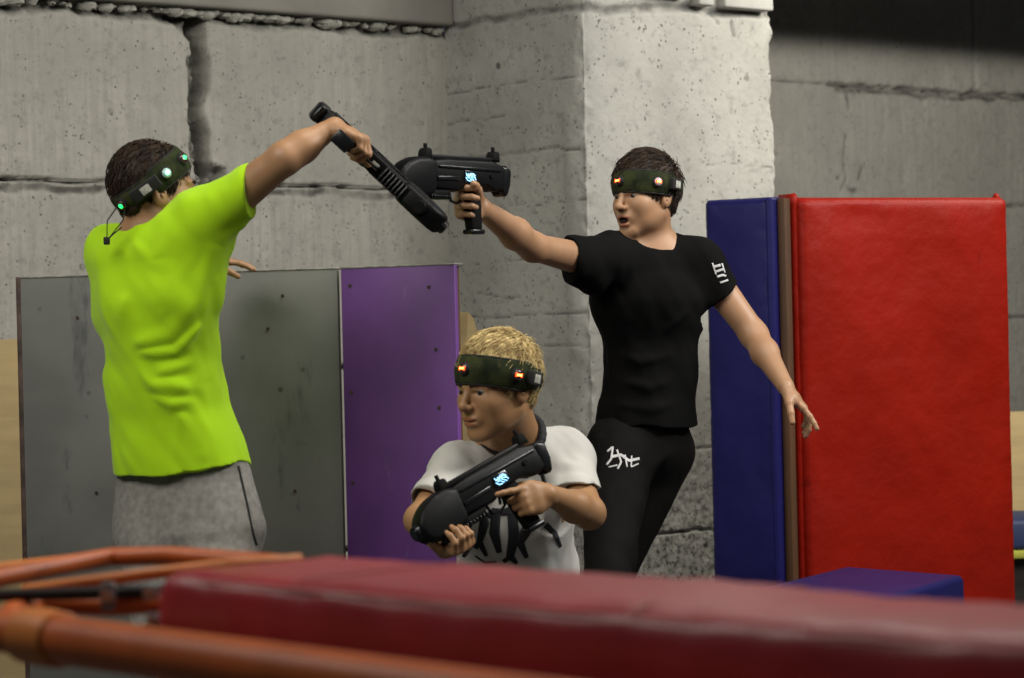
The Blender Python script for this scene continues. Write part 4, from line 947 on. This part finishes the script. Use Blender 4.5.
    for a, b, c in legs:
        G.cone(a, b, .088, .060, .03); G.cone(b, c, .062, .045, .03)
        plane_cut(G, c + (b - c) * .12, c - b, c, .08); G.cone(c + (b - c) * .2, c, .040, .040, .003, 's')
    G.mod(lambda d, p: np.maximum(d, p[..., 2] - P(645, 400, 6.86)[2]))
    ridges(G, [([Q(690, 440), Q(650, 470), Q(620, 500)], .012, .008), ([Q(672, 470), Q(650, 500), Q(615, 545)], .012, .009), ([Q(650, 530), Q(620, 545), Q(600, 570)], .010, .008), ([Q(600, 440), Q(595, 480), Q(592, 530)], .010, .006)])
    cloth_noise(G, .009, 10, V(-.3, 0, -.9), 2.4, 21); figure_part('joggers', G, .0042, 'black_jersey', t, base)
    K = lambda x, y: P(x, y, 6.62)
    ribbon('leg_print', G, [([K(608, 453), K(614, 448), K(612, 460), K(607, 466)], .005), ([K(612, 458), K(622, 456), K(630, 462), K(641, 460)], .007), ([K(618, 451), K(622, 463), K(618, 470)], .005), ([K(626, 456), K(628, 468)], .004), ([K(633, 457), K(632, 468), K(640, 465)], .004), ([K(609, 468), K(618, 466)], .004)], V(0, 1, 0), 'print_white', t, base)
    for (a, b, c), d in zip(legs, (V(-.5, -.6, 0), V(-.7, -.5, 0))): shoes(c, d, t, base)
    headband(hc, hR, hs, 'camouflage headband with red lights on the head of the person in black', .14, -.003, .0, [(.0, 'red'), (-1.06, 'pink'), (2.2, 'red')], [(-1.74, .044)], None, thick=.0125, hh=.064)
    tagger('black laser tag gun aimed to the left at arm\'s length by the person in black', gp, gf, gu)
person_black()
# ---------------------------------------------------------------- blond person
def person_blond():
    hc = P(497, 388, 5.86); hR = frame(V(-.72, -.68, -.12), roll=.02); hs = .96
    base = V(.02, 6.0, 0)
    t = thing('person', 'blond person in a white T-shirt crouching behind the red barrier', 'person', base)
    neck = P(520, 448, 5.98); shR = P(452, 472, 5.92); shL = P(566, 458, 6.06); elR = P(420, 520, 5.74); elL = P(589, 513, 5.84)
    gf = nrm(V(-.70, -.62, -.36)); gu = nrm(V(-.45, -.05, .88)); gu = nrm(gu - gf * (gu @ gf)); gr = np.cross(gf, gu); gp = P(506, 483, 5.66)
    grip_c = gp - gu * .050; hdL = nrm(gf * .93 + gu * .22); wL = grip_c - gr * .032 - hdL * .066
    S_ = SDF(); add_head(S_, hc, hR, hs, neck, 0)
    side = nrm(V(.95, .30, .12)); chest = P(515, 510, 6.02); waist = P(518, 570, 6.10); hip = P(525, 630, 6.2)
    S_.econe(P(515, 478, 6.0), chest, side, (.12, .075), (.12, .085), .05); S_.econe(chest, waist, side, (.115, .085), (.10, .08), .05); S_.econe(waist, hip, side, (.10, .08), (.12, .10), .05)
    S_.cone(neck, shR, .045, .045, .04); S_.cone(neck, shL, .045, .045, .04)
    S_.cone(shR, elR, .040, .032, .03); S_.cone(shL, elL, .042, .034, .03)
    m1 = elL + (wL - elL) * .35; S_.cone(elL, m1, .035, .034, .02); S_.cone(m1, wL, .034, .0215, .02)
    add_hand(S_, wL, hdL, gr, False, .88, curl=(1.1, 1.3, .8), index=(.05, .25, .2), thumb=(.5, .8), tcurl=hdL * .6 + gr * .9)
    fc = gp + gf * .190 - gu * .046; hdR = nrm(V(.62, -.70, -.12)); hdR = nrm(hdR - gu * (hdR @ gu) * .7); wR = fc - gu * .016 - hdR * .062
    wR = fc - gu * .020 - hdR * .050
    S_.cone(elR, wR, .033, .021, .02); add_hand(S_, wR, hdR, gu, True, .88, curl=(.9, 1.1, .6), thumb=(.8, .5), tcurl=gu)
    legs = [(hip + side * -.07, V(-.14, 5.80, .46), V(-.10, 6.10, .09)), (hip + side * .07, V(.22, 5.95, .42), V(.25, 6.38, .09))]
    for a, b, c in legs: S_.cone(a, b, .075, .052, .04); S_.cone(b, c, .050, .034, .03)
    def mk(v):
        l, d = head_masks(v, hc, hR, hs, 0); return {'lips': l, 'dark': d}
    figure_part('body', S_, HS, 'skin_warm', t, base, attrs_fn=mk)
    hair(hc, hR, hs, 'hair_blond', t, base, .011, .004, seed=5, strands=3200, slen=.03, sweep=(.2, .4, -.5)); eyes_brows(hc, hR, hs, 'hair_brown', t, base, (-.25, -.05))
    T = SDF()
    T.econe(P(513, 478, 6.0), chest, side, (.135, .085), (.140, .105), .04); T.econe(chest, waist, side, (.140, .105), (.135, .105), .04); T.econe(waist, P(520, 610, 6.16), side, (.135, .105), (.145, .12), .04)
    T.cone(neck + V(0, 0, -.018), P(458, 470, 5.93), .056, .060, .05); T.cone(neck + V(0, 0, -.012), P(562, 460, 6.05), .056, .066, .05)
    T.cone(P(456, 474, 5.93), elR + V(0, 0, .01), .062, .052, .03); T.cone(P(565, 462, 6.05), P(578, 510, 5.88), .068, .060, .03)
    plane_cut(T, P(428, 506, 5.80), nrm(elR - shR + V(-.05, 0, -.05)), P(422, 514, 5.78), .10); plane_cut(T, P(574, 490, 5.95), nrm(V(.04, -.25, -1)), P(582, 505, 5.90), .115)
    T.cone(shR + (elR - shR) * .55, elR + (elR - shR) * .2, .043, .041, .003, 's'); T.cone(shL + (elL - shL) * .45, elL, .044, .042, .003, 's')
    T.econe(P(510, 484, 6.0), chest - side * .008, side, (.115, .085), (.128, .105), .02); T.econe(chest - side * .008, waist, side, (.128, .105), (.130, .105), .02)
    nk = nrm(hc - neck + V(0, .03, 0)); T.cone(neck + nk * .036, neck + nk * .13, .064, .072, .004, 's')
    Q = lambda x, y, dy=-.12: P(x, y, 6.04 + dy)
    ridges(T, [([Q(560, 500), Q(568, 540), Q(572, 590)], .010, .009), ([Q(545, 520), Q(550, 560), Q(545, 600)], .012, .007), ([Q(470, 460), Q(478, 500)], .010, .005), ([Q(440, 470, -.2), Q(430, 500, -.2)], .008, .005), ([Q(560, 450), Q(580, 480)], .010, .006), ([Q(470, 545), Q(500, 570), Q(540, 565)], .010, .006)])
    cloth_noise(T, .007, 12, V(.3, 0, -.9), 2.2, 31); figure_part('t_shirt', T, .0036, 'white_cotton', t, base)
    # black ribbed collar
    Kc = SDF(); rr = []
    nk2 = nrm(nk + V(-.22, -.40, 0)); a_ = nrm(np.cross(nk2, V(0, 1, 0))); b_ = np.cross(nk2, a_)
    cen = neck + nk * .022 + V(-.010, -.018, 0)
    pts_ = [cen + a_ * .073 * math.cos(k / 28 * 2 * math.pi) + b_ * .073 * math.sin(k / 28 * 2 * math.pi) for k in range(28)]
    for p_, q_ in zip(pts_, pts_[1:] + pts_[:1]): Kc.cone(p_, q_, .010, .010, .004)
    figure_part('collar', Kc, .003, 'print_black', t, base)
    K = lambda x, y: P(x, y, 5.84)
    ribbon('collar_front', T, [([K(477, 434), K(483, 444), K(494, 452), K(508, 456), K(522, 453), K(534, 444)], .017)], V(0, 1, 0), 'print_black', t, base, off=.003)
    st = [([(470, 512), (466, 530), (469, 548), (462, 562)], [.014, .02, .014, .006]), ([(480, 506), (484, 525), (479, 545), (486, 560)], [.016, .022, .014, .008]), ([(469, 545), (478, 551)], .012),
          ([(496, 510), (494, 535), (499, 556)], [.02, .024, .012]), ([(500, 515), (512, 512), (514, 540), (510, 560), (517, 568)], [.012, .022, .026, .018, .008]), ([(488, 520), (492, 512)], .012), ([(511, 560), (503, 566)], .010),
          ([(524, 510), (528, 530), (520, 545), (527, 562)], [.016, .026, .018, .010]), ([(535, 518), (530, 532)], .016), ([(546, 528), (556, 538), (562, 552)], [.014, .012, .006]), ([(474, 560), (484, 567), (496, 566)], [.003, .005, .003])]
    ribbon('shirt_print', T, [([K(x, y) for x, y in a], w_) for a, w_ in st], V(0, 1, 0), 'print_black', t, base)
    G = SDF(); G.econe(waist, hip, side, (.125, .11), (.148, .135), .03); G.cone(hip - side * .07, hip + side * .07, .115, .115, .03)
    for a, b, c in legs: G.cone(a, b, .100, .078, .05); plane_cut(G, b + (c - b) * .08, c - b, c, .36)
    cloth_noise(G, .008, 10, V(0, 0, 1), 2.4, 41); figure_part('shorts', G, .005, 'black_jersey', t, base)
    for (a, b, c), d in zip(legs, (V(-.5, -.6, 0), V(-.6, -.6, 0))): shoes(c, d, t, base)
    headband(hc, hR, hs, 'camouflage headband with two red lights on the head of the blond person', .30, -.008, .0, [(-.04, 'red'), (-1.25, 'red'), (2.4, 'red')], [(-1.80, .044)], None, thick=.013, hh=.066)
    tagger('black laser tag gun held diagonally in both hands by the blond person', gp, gf, gu, strap=True)
person_blond()
